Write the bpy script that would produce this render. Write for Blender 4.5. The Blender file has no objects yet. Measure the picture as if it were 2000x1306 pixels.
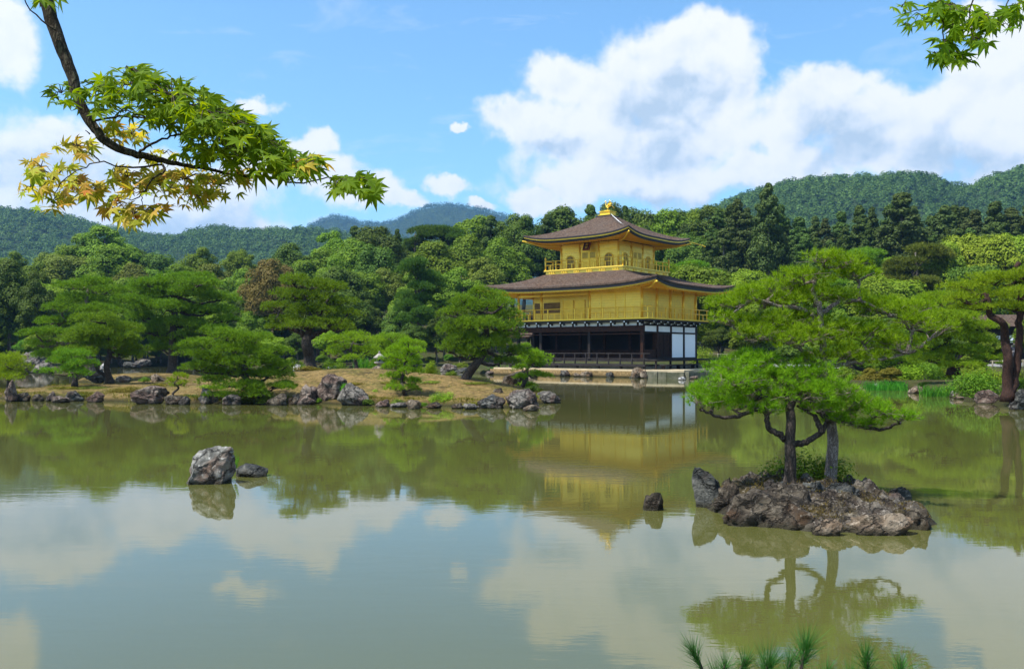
import bpy, math, random
import numpy as np
from mathutils import Vector, noise
R_ = math.radians
random.seed(7); rng = np.random.default_rng(7)
S = bpy.context.scene; C = S.collection
PI = math.pi
# ------------------------------------------------------------------ camera, sun, sky, exposure
HC, F, YH = 1.98, 1700.0, 684.0          # eye height above the water, focal length, horizon row
cam = bpy.data.objects.new('camera', bpy.data.cameras.new('camera')); C.objects.link(cam)
cam.location = (0, 0, HC); cam.rotation_euler = (R_(90), 0, 0)
cam.data.lens = F/2000*36; cam.data.sensor_width = 36; cam.data.shift_y = (YH-653)/2000
cam.data.clip_start = 0.1; cam.data.clip_end = 9000
S.camera = cam
SUN_EL, SUN_AZ = 62, -118                # azimuth clockwise from +Y (north)
HAZE = .00016
sd = bpy.data.lights.new('sun', 'SUN'); sd.energy = 5.0; sd.angle = R_(0.5); sd.color = (1, .955, .88)
sun = bpy.data.objects.new('sun', sd); C.objects.link(sun)
se, sa = R_(SUN_EL), R_(SUN_AZ)
SD = Vector((math.cos(se)*math.sin(sa), math.cos(se)*math.cos(sa), math.sin(se)))
sun.rotation_euler = (-SD).to_track_quat('-Z', 'Y').to_euler()
S.view_settings.view_transform = 'Standard'; S.view_settings.look = 'None'
S.view_settings.gamma = 1; S.view_settings.exposure = 0.84

def azel(x, y):
    az = math.atan((x-1000)/F); return az, math.atan((YH-y)/F*math.cos(az))

class NT:
    def __init__(s, tree): s.t = tree; s.n = tree.nodes; s.l = tree.links
    def new(s, typ, ins=None, **kw):
        nd = s.n.new(typ)
        for k, v in kw.items(): setattr(nd, k, v)
        for k, v in (ins or {}).items(): s.set(nd, k, v)
        return nd
    def set(s, nd, k, v):
        inp = nd.inputs[k]
        if isinstance(v, bpy.types.NodeSocket): s.l.new(v, inp)
        elif isinstance(v, bpy.types.Node): s.l.new(v.outputs[0], inp)
        else: inp.default_value = v
    def m(s, op, a, b=0.0, c=None, clamp=False):
        nd = s.new('ShaderNodeMath', operation=op, use_clamp=clamp)
        s.set(nd, 0, a); s.set(nd, 1, b)
        if c is not None: s.set(nd, 2, c)
        return nd.outputs[0]
    def mix(s, f, a, b, blend='MIX'):
        nd = s.new('ShaderNodeMix', data_type='RGBA', blend_type=blend)
        s.set(nd, 0, f); s.set(nd, 6, a if not isinstance(a, tuple) else (*a, 1)[:4]); s.set(nd, 7, b if not isinstance(b, tuple) else (*b, 1)[:4])
        return nd.outputs[2]
    def ramp(s, f, stops, interp='LINEAR'):
        nd = s.new('ShaderNodeValToRGB', {0: f}); cr = nd.color_ramp; cr.interpolation = interp
        while len(cr.elements) < len(stops): cr.elements.new(.5)
        for e, (p, c) in zip(cr.elements, stops):
            e.position = p; e.color = (*c, 1) if isinstance(c, tuple) else (c, c, c, 1)
        return nd.outputs[0]
    def noise(s, vec, scale, detail=4, rough=.55, dist=0, out=0, dim='3D'):
        nd = s.new('ShaderNodeTexNoise', {'Scale': scale, 'Detail': detail, 'Roughness': rough, 'Distortion': dist}, noise_dimensions=dim)
        if vec is not None: s.set(nd, 'Vector', vec)
        return nd.outputs[out]

def make_world():
    w = bpy.data.worlds.new('World'); S.world = w; w.use_nodes = True
    t = NT(w.node_tree); t.n.clear()
    out = t.new('ShaderNodeOutputWorld'); bg = t.new('ShaderNodeBackground'); bg.inputs[1].default_value = 0.10
    t.l.new(bg.outputs[0], out.inputs[0])
    sky = t.new('ShaderNodeTexSky', sky_type='NISHITA', sun_disc=False)
    sky.sun_elevation = se; sky.sun_rotation = sa; sky.air_density = 1.0; sky.dust_density = 1.2; sky.ozone_density = 1.5; sky.altitude = 100
    d = t.new('ShaderNodeTexCoord').outputs['Generated']
    sep = t.new('ShaderNodeSeparateXYZ', {0: d})
    az = t.m('ARCTAN2', sep.outputs[0], sep.outputs[1]); el = t.m('ARCSINE', sep.outputs[2])
    p = t.new('ShaderNodeCombineXYZ', {0: az, 1: el}).outputs[0]
    # cloud masses seen from the pond: centre and half sizes as directions, softness weight
    cl = [(1290,140,150,90),(1385,75,82,60),(1410,150,80,80),(1170,180,110,60),(1095,145,75,55),(1010,245,90,48),(1150,255,190,90),(1340,245,160,100),
          (1640,180,80,50),(1550,240,130,80),(1690,240,90,60),(1830,215,90,60),(1760,290,170,60),(1250,350,280,60),(1050,390,60,30),(1500,340,200,45),(1930,150,110,70),(1900,30,60,24),(1990,80,60,60),
          (110,300,130,75),(15,70,60,75),(330,380,230,80),(500,195,48,24),(450,205,40,16),(600,280,48,30),(540,330,90,55),(650,345,70,55),(720,375,70,45),(870,360,54,26),(770,395,60,26),(935,398,34,13),
          (884,263,17,11),(-150,350,300,150),(1950,335,60,26),(2150,240,300,160),(210,440,380,45),(1500,440,500,24),(-300,60,200,90),(2500,300,300,100)]
    wob = t.noise(p, 9, 5, .6, out=1); wo = t.new('ShaderNodeVectorMath', {0: wob, 1: (.5, .5, .5)}, operation='SUBTRACT').outputs[0]
    wo = t.new('ShaderNodeVectorMath', {0: wo, 3: .085}, operation='SCALE').outputs[0]
    q = t.new('ShaderNodeVectorMath', {0: p, 1: wo}, operation='ADD').outputs[0]
    def field(q, lst):
        f = None
        for (x, y, rx, ry) in lst:
            a, e = azel(x, y)
            m = t.new('ShaderNodeMapping', {0: q, 'Location': (a, e, 0), 'Scale': (rx/F, ry/F, 1)}, vector_type='TEXTURE').outputs[0]
            ln = t.new('ShaderNodeVectorMath', {0: m}, operation='LENGTH').outputs['Value']
            v = t.m('SUBTRACT', 1.0, ln)
            f = v if f is None else t.m('SMOOTH_MAX', f, v, .25)
        return f
    f = field(q, cl)
    core = [(1300,170,150,80),(1060,262,110,34),(1290,275,150,60),(1640,262,140,66),(1850,290,150,80),(110,330,130,60),(350,410,230,55),(1400,380,380,40)]
    fu = field(t.new('ShaderNodeVectorMath', {0: q, 1: (-.006, .012, 0)}, operation='ADD').outputs[0], core)
    # elsewhere in the sky: scattered cumulus from noise
    gn = t.noise(p, 2.6, 5, .55)
    back = t.m('GREATER_THAN', t.m('ABSOLUTE', az), .62)
    hi = t.m('GREATER_THAN', el, .42)
    els = t.m('MAXIMUM', back, hi)
    f = t.m('MAXIMUM', f, t.m('MULTIPLY_ADD', t.m('MULTIPLY', t.m('SUBTRACT', gn, .53), 5.0), els, t.m('MULTIPLY', t.m('SUBTRACT', els, 1), 2)))
    n1 = t.noise(p, 22, 7, .52, .2); n2 = t.noise(t.new('ShaderNodeVectorMath', {0: p, 1: (-.006, .012, 0)}, operation='ADD').outputs[0], 22, 7, .52, .2)
    dens = t.m('MULTIPLY_ADD', t.m('SUBTRACT', n1, .5), 1.25, f)
    a = t.new('ShaderNodeMapRange', {0: dens, 1: -.10, 2: .38}, interpolation_type='SMOOTHSTEP').outputs[0]
    a = t.m('MULTIPLY', a, .95)
    # thin wisps
    wn = t.noise(t.new('ShaderNodeMapping', {0: p, 'Scale': (6, 22, 1)}).outputs[0], 1.2, 6, .65, .8)
    wi = t.m('MULTIPLY', t.new('ShaderNodeMapRange', {0: wn, 1: .55, 2: .85}).outputs[0], .35)
    a = t.m('MAXIMUM', a, wi)
    big = t.noise(t.new('ShaderNodeMapping', {0: p, 'Scale': (9, 15, 1), 'Location': (.4, .3, 0)}).outputs[0], 1, 4, .55)
    sh = t.new('ShaderNodeMapRange', {0: t.m('MULTIPLY_ADD', t.m('SUBTRACT', big, .5), 1.1, fu), 1: -.15, 2: .85, 3: 1.0, 4: .05}, interpolation_type='SMOOTHSTEP').outputs[0]
    lit = t.m('MULTIPLY_ADD', t.m('SUBTRACT', n1, n2), 1.9, t.m('MULTIPLY', sh, .93), clamp=True)
    cc = t.ramp(lit, [(0, (.54, .66, .79)), (.3, (.72, .81, .90)), (.6, (.92, .95, .98)), (1, (1.03, 1.03, 1.03))])
    cc = t.new('ShaderNodeVectorMath', {0: cc, 3: 6.0}, operation='SCALE').outputs[0]
    sc = t.new('ShaderNodeVectorMath', {0: sky.outputs[0], 1: (.92, 1.28, 1.40)}, operation='MULTIPLY').outputs[0]
    t.set(bg, 0, t.mix(a, sc, cc))
make_world()
S.cycles.max_bounces = 8; S.cycles.transparent_max_bounces = 8
S.cycles.volume_bounces = 0

# ------------------------------------------------------------------ small geometry kit
def P(x, y, D): return np.array(((x-1000)/F*D, D, HC+(YH-y)/F*D))
def WD(y): return F*HC/(y-YH)             # distance of a point of the water surface
def W(x, y): D = WD(y); return np.array(((x-1000)/F*D, D))

class Geo:
    def __init__(s): s.v = []; s.f = []; s.n = 0
    def add(s, V, Fc):
        V = np.asarray(V, float).reshape(-1, 3); Fc = np.asarray(Fc, int)
        s.v.append(V); s.f.append(Fc+s.n); s.n += len(V); return s
    def box(s, x0, x1, y0, y1, z0, z1):
        V = [(x, y, z) for x in (x0, x1) for y in (y0, y1) for z in (z0, z1)]
        return s.add(V, [(0,1,3,2),(4,6,7,5),(0,4,5,1),(2,3,7,6),(0,2,6,4),(1,5,7,3)])
    def tube(s, pts, rad, n=8, cap=True):
        pts = np.asarray(pts, float); m = len(pts)
        rad = np.ones(m)*rad if np.isscalar(rad) else np.asarray(rad, float)
        T = np.gradient(pts, axis=0); T /= np.linalg.norm(T, axis=1)[:, None]+1e-9
        ref = np.array((0, 0, 1.)) if abs(T[0][2]) < .9 else np.array((1., 0, 0))
        A = []; a = np.cross(ref, T[0]); a /= np.linalg.norm(a)
        for i in range(m):
            a = a-T[i]*a.dot(T[i]); a /= np.linalg.norm(a)+1e-9; A.append(a)
        A = np.array(A); B = np.cross(T, A)
        th = np.linspace(0, 2*PI, n, endpoint=False)
        V = pts[:, None]+rad[:, None, None]*(A[:, None]*np.cos(th)[None, :, None]+B[:, None]*np.sin(th)[None, :, None])
        i = np.arange(m-1)[:, None]*n; j = np.arange(n)[None]; k = (j+1) % n
        s.add(V, np.stack([i+j, i+k, i+n+k, i+n+j], -1).reshape(-1, 4))
        if cap:
            e = s.n-m*n
            V2 = np.array([pts[0], pts[-1]]); s.v.append(V2); c0 = s.n; s.n += 2
            s.f.append(np.array([(e+(q+1) % n, e+q, c0) for q in range(n)])); s.f.append(np.array([(e+(m-1)*n+q, e+(m-1)*n+(q+1) % n, c0+1) for q in range(n)]))
        return s
    def grid(s, G):                        # G: (a, b, 3)
        a, b = G.shape[:2]; i = np.arange(a-1)[:, None]*b; j = np.arange(b-1)[None]
        return s.add(G.reshape(-1, 3), np.stack([i+j, i+b+j, i+b+j+1, i+j+1], -1).reshape(-1, 4))
    def ell(s, c, r, n=12, m=8):
        th = np.linspace(0, 2*PI, n+1); ph = np.linspace(.02, PI-.02, m)
        G = np.stack([np.outer(np.sin(ph), np.cos(th))*r[0]+c[0], np.outer(np.sin(ph), np.sin(th))*r[1]+c[1], np.outer(np.cos(ph), np.ones(n+1))*r[2]+c[2]], -1)
        return s.grid(G)
    def mesh(s, name, smooth=False):
        me = bpy.data.meshes.new(name)
        V = np.concatenate(s.v); me.vertices.add(len(V)); me.vertices.foreach_set('co', V.astype(np.float32).ravel())
        tot = np.concatenate([np.full(len(f), f.shape[1]) for f in s.f]); li = np.concatenate([f.ravel() for f in s.f])
        st = np.concatenate([[0], np.cumsum(tot)[:-1]])
        me.loops.add(len(li)); me.loops.foreach_set('vertex_index', li.astype(np.int32))
        me.polygons.add(len(tot)); me.polygons.foreach_set('loop_start', st.astype(np.int32))
        try: me.polygons.foreach_set('loop_total', tot.astype(np.int32))
        except Exception: pass
        me.update(calc_edges=True)
        me.polygons.foreach_set('use_smooth', np.full(len(tot), smooth))
        return me

def part(name, geo, mat, parent=None, smooth=False, loc=None, label=None, kind=None):
    me = geo.mesh(name, smooth) if isinstance(geo, Geo) else geo
    if not me.materials: me.materials.append(mat)
    o = bpy.data.objects.new(name, me); C.objects.link(o)
    if parent is not None: o.parent = parent
    if loc is not None: o.location = loc
    if label: o['label'] = label
    if kind: o['kind'] = kind
    return o
def tag(o, label, cat, group=None, kind=None):
    o['label'] = label; o['category'] = cat
    if group: o['group'] = group
    if kind: o['kind'] = kind
    return o
def empty(name, loc, label, cat, rz=0, group=None):
    o = bpy.data.objects.new(name, None); o.empty_display_size = .3; C.objects.link(o)
    o.location = loc; o.rotation_euler = (0, 0, rz); return tag(o, label, cat, group)
def struct(name, geo, mat, smooth=True, loc=None):
    o = part(name, geo, mat, None, smooth, loc); o['kind'] = 'structure'; return o

def resample(pts, n=6, jit=0.0, r=None):
    pts = np.asarray(pts, float); r = r or rng
    if len(pts) < 3: out = np.array([pts[0]+(pts[1]-pts[0])*k/n for k in range(n+1)])
    else:
        Q = np.vstack([2*pts[0]-pts[1], pts, 2*pts[-1]-pts[-2]]); out = []
        for i in range(1, len(Q)-2):
            a, b, c, d = Q[i-1:i+3]
            for k in range(n):
                u = k/n; out.append(.5*((2*b)+(c-a)*u+(2*a-5*b+4*c-d)*u*u+(3*b-a-3*c+d)*u**3))
        out.append(pts[-1]); out = np.array(out)
    if jit: 
        J = r.normal(0, jit, out.shape); J[0] = 0; out = out+J
    return out
def unit(v): return v/(np.linalg.norm(v, axis=-1, keepdims=True)+1e-9)

# ------------------------------------------------------------------ materials
def new_mat(name):
    m = bpy.data.materials.new(name); m.use_nodes = True; t = NT(m.node_tree); t.n.clear()
    out = t.new('ShaderNodeOutputMaterial'); return m, t, out
def pm(name, col, rough=.7, metal=0, bump=None, spec=.4, var=None, vscale=4, coat=0):
    """plain procedural surface: colour varied by noise, fine bump"""
    m, t, out = new_mat(name); tc = t.new('ShaderNodeTexCoord').outputs['Object']
    n = t.noise(tc, vscale, 6, .6)
    c2 = var or tuple(c*.6 for c in col)
    base = t.mix(t.ramp(n, [(.35, 0.0), (.65, 1.0)]), c2, col)
    b = t.new('ShaderNodeBsdfPrincipled', {'Base Color': base, 'Roughness': rough, 'Metallic': metal, 'Specular IOR Level': spec})
    if bump:
        bn = t.new('ShaderNodeBump', {'Height': t.noise(tc, bump[0], 6, .65), 'Strength': bump[1], 'Distance': bump[2]}); t.set(b, 'Normal', bn.outputs[0])
    t.l.new(b.outputs[0], out.inputs[0]); return m
def leaf_mat(name, cols, trans=.35, rough=.62, nscale=.9, objvar=.25, tcol=None, spec=.12):
    """foliage: colour by leaf and by clump; light passes through"""
    m, t, out = new_mat(name); g = t.new('ShaderNodeNewGeometry'); tc = t.new('ShaderNodeTexCoord').outputs['Object']
    oi = t.new('ShaderNodeObjectInfo').outputs['Random']
    f = t.m('ADD', t.m('MULTIPLY', g.outputs['Random Per Island'], .45), t.m('MULTIPLY', t.m('SUBTRACT', t.noise(tc, nscale, 5, .75), .30), 1.3), clamp=True)
    k = len(cols)-1
    c = t.ramp(f, [(i/max(k, 1), cc) for i, cc in enumerate(cols)])
    v = t.m('MULTIPLY_ADD', oi, objvar*2, 1-objvar)
    hs = t.new('ShaderNodeHueSaturation', {'Hue': t.m('MULTIPLY_ADD', oi, .03, .485), 'Saturation': 1.0, 'Value': v, 'Color': c}).outputs[0]
    b = t.new('ShaderNodeBsdfPrincipled', {'Base Color': hs, 'Roughness': rough, 'Specular IOR Level': spec})
    tcn = t.mix(1.0, hs, (1.25, 1.35, .55) if tcol is None else tcol, 'MULTIPLY')
    tr = t.new('ShaderNodeBsdfTranslucent', {'Color': tcn})
    mx = t.new('ShaderNodeMixShader', {0: trans, 1: b.outputs[0], 2: tr.outputs[0]})
    t.l.new(mx.outputs[0], out.inputs[0]); return m
def bark_mat(name, c1, c2, sc=8):
    m, t, out = new_mat(name); tc = t.new('ShaderNodeTexCoord').outputs['Object']
    mp = t.new('ShaderNodeMapping', {0: tc, 'Scale': (1, 1, .35)}).outputs[0]
    wv = t.new('ShaderNodeVectorMath', {0: t.noise(mp, sc*1.5, 4, .6, out=1), 3: 2.2/sc}, operation='SCALE').outputs[0]
    mp2 = t.new('ShaderNodeVectorMath', {0: mp, 1: wv}, operation='ADD').outputs[0]
    vo = t.new('ShaderNodeTexVoronoi', {'Vector': mp2, 'Scale': sc*3.0}, feature='DISTANCE_TO_EDGE').outputs[0]
    n = t.noise(mp2, sc*2, 7, .75)
    cr = t.m('MULTIPLY', t.m('MULTIPLY_ADD', vo, 1.6, .45, clamp=True), n)
    c = t.ramp(cr, [(.14, tuple(x*.5 for x in c1)), (.30, c1), (.48, c2)])
    bp = t.new('ShaderNodeBump', {'Height': cr, 'Strength': .9, 'Distance': .12/sc})
    b = t.new('ShaderNodeBsdfPrincipled', {'Base Color': c, 'Roughness': .85, 'Specular IOR Level': .2, 'Normal': bp.outputs[0]})
    t.l.new(b.outputs[0], out.inputs[0]); return m
def rock_mat(name, dark, mid, light, patch, sc=2.0):
    m, t, out = new_mat(name); tc = t.new('ShaderNodeTexCoord').outputs['Object']
    oi = t.new('ShaderNodeObjectInfo').outputs['Random']
    v = t.new('ShaderNodeVectorMath', {0: tc, 1: t.new('ShaderNodeCombineXYZ', {0: t.m('MULTIPLY', oi, 37), 1: t.m('MULTIPLY', oi, 11), 2: 0})}, operation='ADD').outputs[0]
    n1 = t.noise(v, sc, 7, .68, .6); n2 = t.noise(v, sc*5, 6, .7); n3 = t.noise(v, sc*.7, 3, .5)
    c = t.ramp(n1, [(.30, dark), (.47, mid), (.60, light), (.75, mid)])
    c = t.mix(t.ramp(n3, [(.50, 0.0), (.60, .8)]), c, patch)
    c = t.mix(t.ramp(n2, [(.56, 0.0), (.66, .75)]), c, tuple(min(1, x*1.5+.05) for x in light))
    c = t.mix(t.ramp(n2, [(.30, .8), (.40, 0.0)]), c, tuple(x*.35 for x in dark))
    # dark wet band and algae just above the water
    z = t.new('ShaderNodeSeparateXYZ', {0: t.new('ShaderNodeNewGeometry').outputs['Position']}).outputs[2]
    wet = t.new('ShaderNodeMapRange', {0: t.m('MULTIPLY_ADD', n2, -.06, z), 1: .0, 2: .05, 3: .8, 4: 0}).outputs[0]
    c = t.mix(wet, c, (.022, .02, .01))
    cr = t.new('ShaderNodeTexVoronoi', {'Vector': t.new('ShaderNodeVectorMath', {0: v, 1: t.new('ShaderNodeVectorMath', {0: t.noise(v, sc*1.2, 5, .7, out=1), 3: 1.1/sc}, operation='SCALE').outputs[0]}, operation='ADD').outputs[0], 'Scale': sc*1.3}, feature='DISTANCE_TO_EDGE').outputs[0]
    ck = t.m('MULTIPLY', cr, 14, clamp=True)
    c = t.mix(t.m('MULTIPLY_ADD', ck, -.8, .8), c, tuple(x*.3 for x in dark))
    h = t.m('ADD', t.m('ADD', n1, t.m('MULTIPLY', n2, .45)), t.m('MULTIPLY', ck, .22))
    bp = t.new('ShaderNodeBump', {'Height': h, 'Strength': 1, 'Distance': .4/sc})
    b = t.new('ShaderNodeBsdfPrincipled', {'Base Color': c, 'Roughness': .85, 'Specular IOR Level': .25, 'Normal': bp.outputs[0]})
    t.l.new(b.outputs[0], out.inputs[0]); return m

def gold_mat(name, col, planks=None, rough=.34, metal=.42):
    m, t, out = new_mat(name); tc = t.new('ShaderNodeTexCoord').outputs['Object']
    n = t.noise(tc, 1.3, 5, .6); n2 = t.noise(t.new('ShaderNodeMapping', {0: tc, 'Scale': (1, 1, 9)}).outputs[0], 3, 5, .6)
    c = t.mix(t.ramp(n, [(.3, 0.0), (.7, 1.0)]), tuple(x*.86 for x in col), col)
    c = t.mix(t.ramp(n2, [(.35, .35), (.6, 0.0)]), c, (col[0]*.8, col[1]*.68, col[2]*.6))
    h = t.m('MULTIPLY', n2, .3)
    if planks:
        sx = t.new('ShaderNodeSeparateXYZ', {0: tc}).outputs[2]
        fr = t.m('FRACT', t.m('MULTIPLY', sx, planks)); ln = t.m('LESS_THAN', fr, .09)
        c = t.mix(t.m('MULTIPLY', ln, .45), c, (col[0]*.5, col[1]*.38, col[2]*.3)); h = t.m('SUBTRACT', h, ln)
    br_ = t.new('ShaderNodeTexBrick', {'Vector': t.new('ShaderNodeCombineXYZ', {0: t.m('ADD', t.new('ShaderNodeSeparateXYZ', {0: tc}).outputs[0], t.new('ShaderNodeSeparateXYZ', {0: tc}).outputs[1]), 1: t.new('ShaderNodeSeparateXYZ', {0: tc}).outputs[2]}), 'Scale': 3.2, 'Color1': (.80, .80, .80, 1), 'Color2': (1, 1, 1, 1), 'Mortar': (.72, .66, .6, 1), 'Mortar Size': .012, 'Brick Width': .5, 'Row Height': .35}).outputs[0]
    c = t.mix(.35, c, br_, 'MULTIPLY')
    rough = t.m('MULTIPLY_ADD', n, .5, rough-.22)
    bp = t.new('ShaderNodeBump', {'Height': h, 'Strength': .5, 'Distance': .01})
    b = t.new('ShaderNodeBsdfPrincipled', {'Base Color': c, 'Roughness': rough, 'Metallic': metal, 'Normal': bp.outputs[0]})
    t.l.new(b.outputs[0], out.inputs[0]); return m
def thatch_mat(name):
    m, t, out = new_mat(name); tc = t.new('ShaderNodeTexCoord').outputs['Object']
    n1 = t.noise(t.new('ShaderNodeMapping', {0: tc, 'Scale': (1, 1, 5)}).outputs[0], 5, 7, .75); n2 = t.noise(tc, .8, 4, .6); n3 = t.noise(tc, 28, 3, .7)
    c = t.ramp(n1, [(.36, (.024, .014, .010)), (.5, (.088, .055, .040)), (.62, (.19, .135, .10))])
    c = t.mix(t.ramp(n2, [(.4, 0.0), (.7, .5)]), c, (.10, .085, .075))
    c = t.mix(t.ramp(n3, [(.55, 0.0), (.72, .5)]), c, (.26, .21, .18))
    bp = t.new('ShaderNodeBump', {'Height': t.m('ADD', n1, n3), 'Strength': 1, 'Distance': .09})
    b = t.new('ShaderNodeBsdfPrincipled', {'Base Color': c, 'Roughness': .9, 'Specular IOR Level': .08, 'Normal': bp.outputs[0]})
    t.l.new(b.outputs[0], out.inputs[0]); return m
def water_mat():
    m, t, out = new_mat('murky_pond_water'); pos = t.new('ShaderNodeNewGeometry').outputs['Position']
    a = t.noise(t.new('ShaderNodeMapping', {0: pos, 'Scale': (1.1, 3.2, 1)}).outputs[0], 1.3, 3, .55)
    b2 = t.noise(t.new('ShaderNodeMapping', {0: pos, 'Scale': (2.0, 5.0, 1)}).outputs[0], 4.5, 3, .55)
    patch = t.ramp(t.noise(t.new('ShaderNodeMapping', {0: pos, 'Scale': (.10, .22, 1)}).outputs[0], 1, 3, .5), [(.38, .25), (.62, 1.0)])
    h = t.m('MULTIPLY', t.m('ADD', a, t.m('MULTIPLY', b2, .22)), patch)
    bp = t.new('ShaderNodeBump', {'Height': h, 'Strength': 1.0, 'Distance': .0014})
    n = t.noise(t.new('ShaderNodeMapping', {0: pos, 'Scale': (.12, .18, 1)}).outputs[0], 1, 4, .5)
    c = t.mix(n, (.058, .061, .016), (.077, .079, .023))
    b = t.new('ShaderNodeBsdfPrincipled', {'Base Color': c, 'Roughness': .0, 'IOR': 1.58, 'Specular IOR Level': .5, 'Normal': bp.outputs[0]})
    t.l.new(b.outputs[0], out.inputs[0]); return m
def ground_mat(name, straw, moss, dirt, sc=1.0):
    m, t, out = new_mat(name); pos = t.new('ShaderNodeNewGeometry').outputs['Position']
    n1 = t.noise(pos, .45*sc, 6, .65, .5); n2 = t.noise(pos, 6*sc, 6, .7); n3 = t.noise(pos, .9*sc, 5, .6)
    c = t.mix(t.ramp(n1, [(.42, 0.0), (.60, 1.0)]), straw, moss)
    c = t.mix(t.ramp(n3, [(.54, 0.0), (.66, .9)]), c, dirt)
    n4 = t.noise(pos, 2.4*sc, 7, .75)
    c = t.mix(t.ramp(n4, [(.34, .75), (.50, 0.0)]), c, tuple(x*.75 for x in moss))
    c = t.mix(t.ramp(n2, [(.34, .7), (.5, 0.0)]), c, tuple(x*.4 for x in dirt))
    c = t.mix(t.ramp(n2, [(.52, 0.0), (.68, .7)]), c, tuple(min(1, x*1.6) for x in straw))
    z = t.new('ShaderNodeSeparateXYZ', {0: pos}).outputs[2]
    wet = t.new('ShaderNodeMapRange', {0: t.m('MULTIPLY_ADD', n2, -.25, z), 1: -.10, 2: .10, 3: .95, 4: 0}).outputs[0]  # waterline band: moss plus the bank's undercut shade, painted dark into the colour
    c = t.mix(wet, c, (.022, .022, .009))
    bp = t.new('ShaderNodeBump', {'Height': t.m('ADD', n2, n1), 'Strength': 1, 'Distance': .08})
    b = t.new('ShaderNodeBsdfPrincipled', {'Base Color': c, 'Roughness': .95, 'Specular IOR Level': .1, 'Normal': bp.outputs[0]})
    t.l.new(b.outputs[0], out.inputs[0]); return m

M = {}
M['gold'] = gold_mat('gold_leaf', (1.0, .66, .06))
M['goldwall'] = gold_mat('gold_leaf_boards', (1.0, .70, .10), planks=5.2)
M['goldsoffit'] = gold_mat('gold_leaf_soffit', (.95, .56, .05), rough=.45)  # orange of light bouncing under the gilt eaves is put into this gold
M['thatch'] = thatch_mat('cypress_bark_thatch')
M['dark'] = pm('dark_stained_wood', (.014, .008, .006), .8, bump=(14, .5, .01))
M['eave'] = pm('black_eave_edge', (.016, .012, .011), .6, bump=(20, .5, .01))
M['brown'] = pm('brown_weathered_wood', (.050, .019, .010), .7, bump=(14, .5, .01), var=(.020, .009, .006), spec=.15)
M['grwood'] = pm('grey_weathered_deck', (.035, .030, .030), .75, bump=(14, .5, .01), var=(.018, .015, .015), spec=.15)
M['plaster'] = pm('white_plaster', (.80, .82, .84), .8, var=(.72, .74, .77), vscale=1.5)
M['paper'] = pm('white_wall_panel', (.90, .93, .97), .8, var=(.87, .90, .95), vscale=.8)
M['lattice'] = pm('gold_brown_lattice', (.42, .24, .05), .5)
M['pane'] = pm('dim_window_pane', (.17, .13, .07), .6)
M['plinth'] = pm('pale_stone_plinth', (.34, .33, .30), .85, bump=(6, .6, .03), var=(.20, .19, .17))
M['stone'] = pm('grey_lantern_stone', (.33, .30, .27), .85, bump=(22, .7, .02), var=(.16, .15, .13), vscale=7)
M['bark'] = bark_mat('pine_bark', (.075, .055, .042), (.24, .20, .17), 9)
M['bark2'] = bark_mat('pale_scaly_bark', (.13, .10, .085), (.36, .31, .28), 11)
M['barkd'] = bark_mat('dark_pine_bark', (.035, .027, .022), (.11, .085, .07), 9)
M['barkr'] = bark_mat('reddish_pine_bark', (.022, .011, .008), (.075, .036, .024), 13)
M['barkf'] = bark_mat('forest_bark', (.07, .055, .045), (.20, .17, .14), 3)
M['barkm'] = bark_mat('maple_bark', (.030, .022, .014), (.10, .085, .05), 14)
M['twig'] = pm('dry_grey_twig', (.20, .16, .125), .8, var=(.10, .08, .06), vscale=9)
M['rk1'] = rock_mat('grey_rock', (0.029, 0.027, 0.027), (0.100, 0.090, 0.079), (0.212, 0.191, 0.164), (0.094, 0.057, 0.045))
M['rk2'] = rock_mat('reddish_rock', (0.041, 0.027, 0.023), (0.123, 0.084, 0.067), (0.212, 0.174, 0.145), (0.118, 0.071, 0.056))
M['rk3'] = rock_mat('bluish_rock', (0.012, 0.015, 0.015), (0.040, 0.043, 0.042), (0.120, 0.118, 0.104), (0.053, 0.038, 0.030))
M['rk4'] = rock_mat('tan_rock', (0.048, 0.035, 0.025), (0.148, 0.109, 0.074), (0.232, 0.188, 0.139), (0.174, 0.102, 0.054))
M['rk5'] = rock_mat('brown_islet_rock', (0.014, 0.010, 0.007), (0.045, 0.035, 0.025), (0.114, 0.094, 0.069), (0.060, 0.032, 0.015), 3.2)
M['rklone'] = rock_mat('lichened_grey_rock', (.045, .045, .045), (.14, .135, .12), (.36, .35, .32), (.19, .115, .08), 2.6)
M['rkw'] = rock_mat('whitish_rock', (0.144, 0.136, 0.128), (0.336, 0.328, 0.320), (0.496, 0.488, 0.480), (0.240, 0.224, 0.208))
# needles and leaves
M['n_near'] = leaf_mat('near_pine_needles', [(.055, .125, .006), (.165, .30, .010), (.30, .46, .018)], .42, nscale=4.5, objvar=.03)
M['n_mid'] = leaf_mat('pine_needles', [(.040, .085, .008), (.125, .225, .012), (.26, .38, .020)], .34, nscale=2.5, objvar=.12)
M['n_brt'] = leaf_mat('bright_pine_needles', [(0.078, 0.132, 0.006), (0.194, 0.292, 0.010), (0.326, 0.429, 0.016)], .4, nscale=2.5, objvar=.06)
M['n_yel'] = leaf_mat('yellowish_pine_needles', [(.09, .15, .008), (.18, .27, .012), (.29, .38, .02)], .35, nscale=2.5, objvar=.05)
M['n_dk'] = leaf_mat('dark_pine_needles', [(0.029, 0.062, 0.010), (0.072, 0.132, 0.014), (0.144, 0.210, 0.020)], .28, nscale=1.6, objvar=.15)
M['l_dk'] = leaf_mat('dark_evergreen_leaves', [(0.028, 0.058, 0.009), (0.074, 0.124, 0.013), (0.166, 0.215, 0.022)], .25, nscale=.9)
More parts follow.
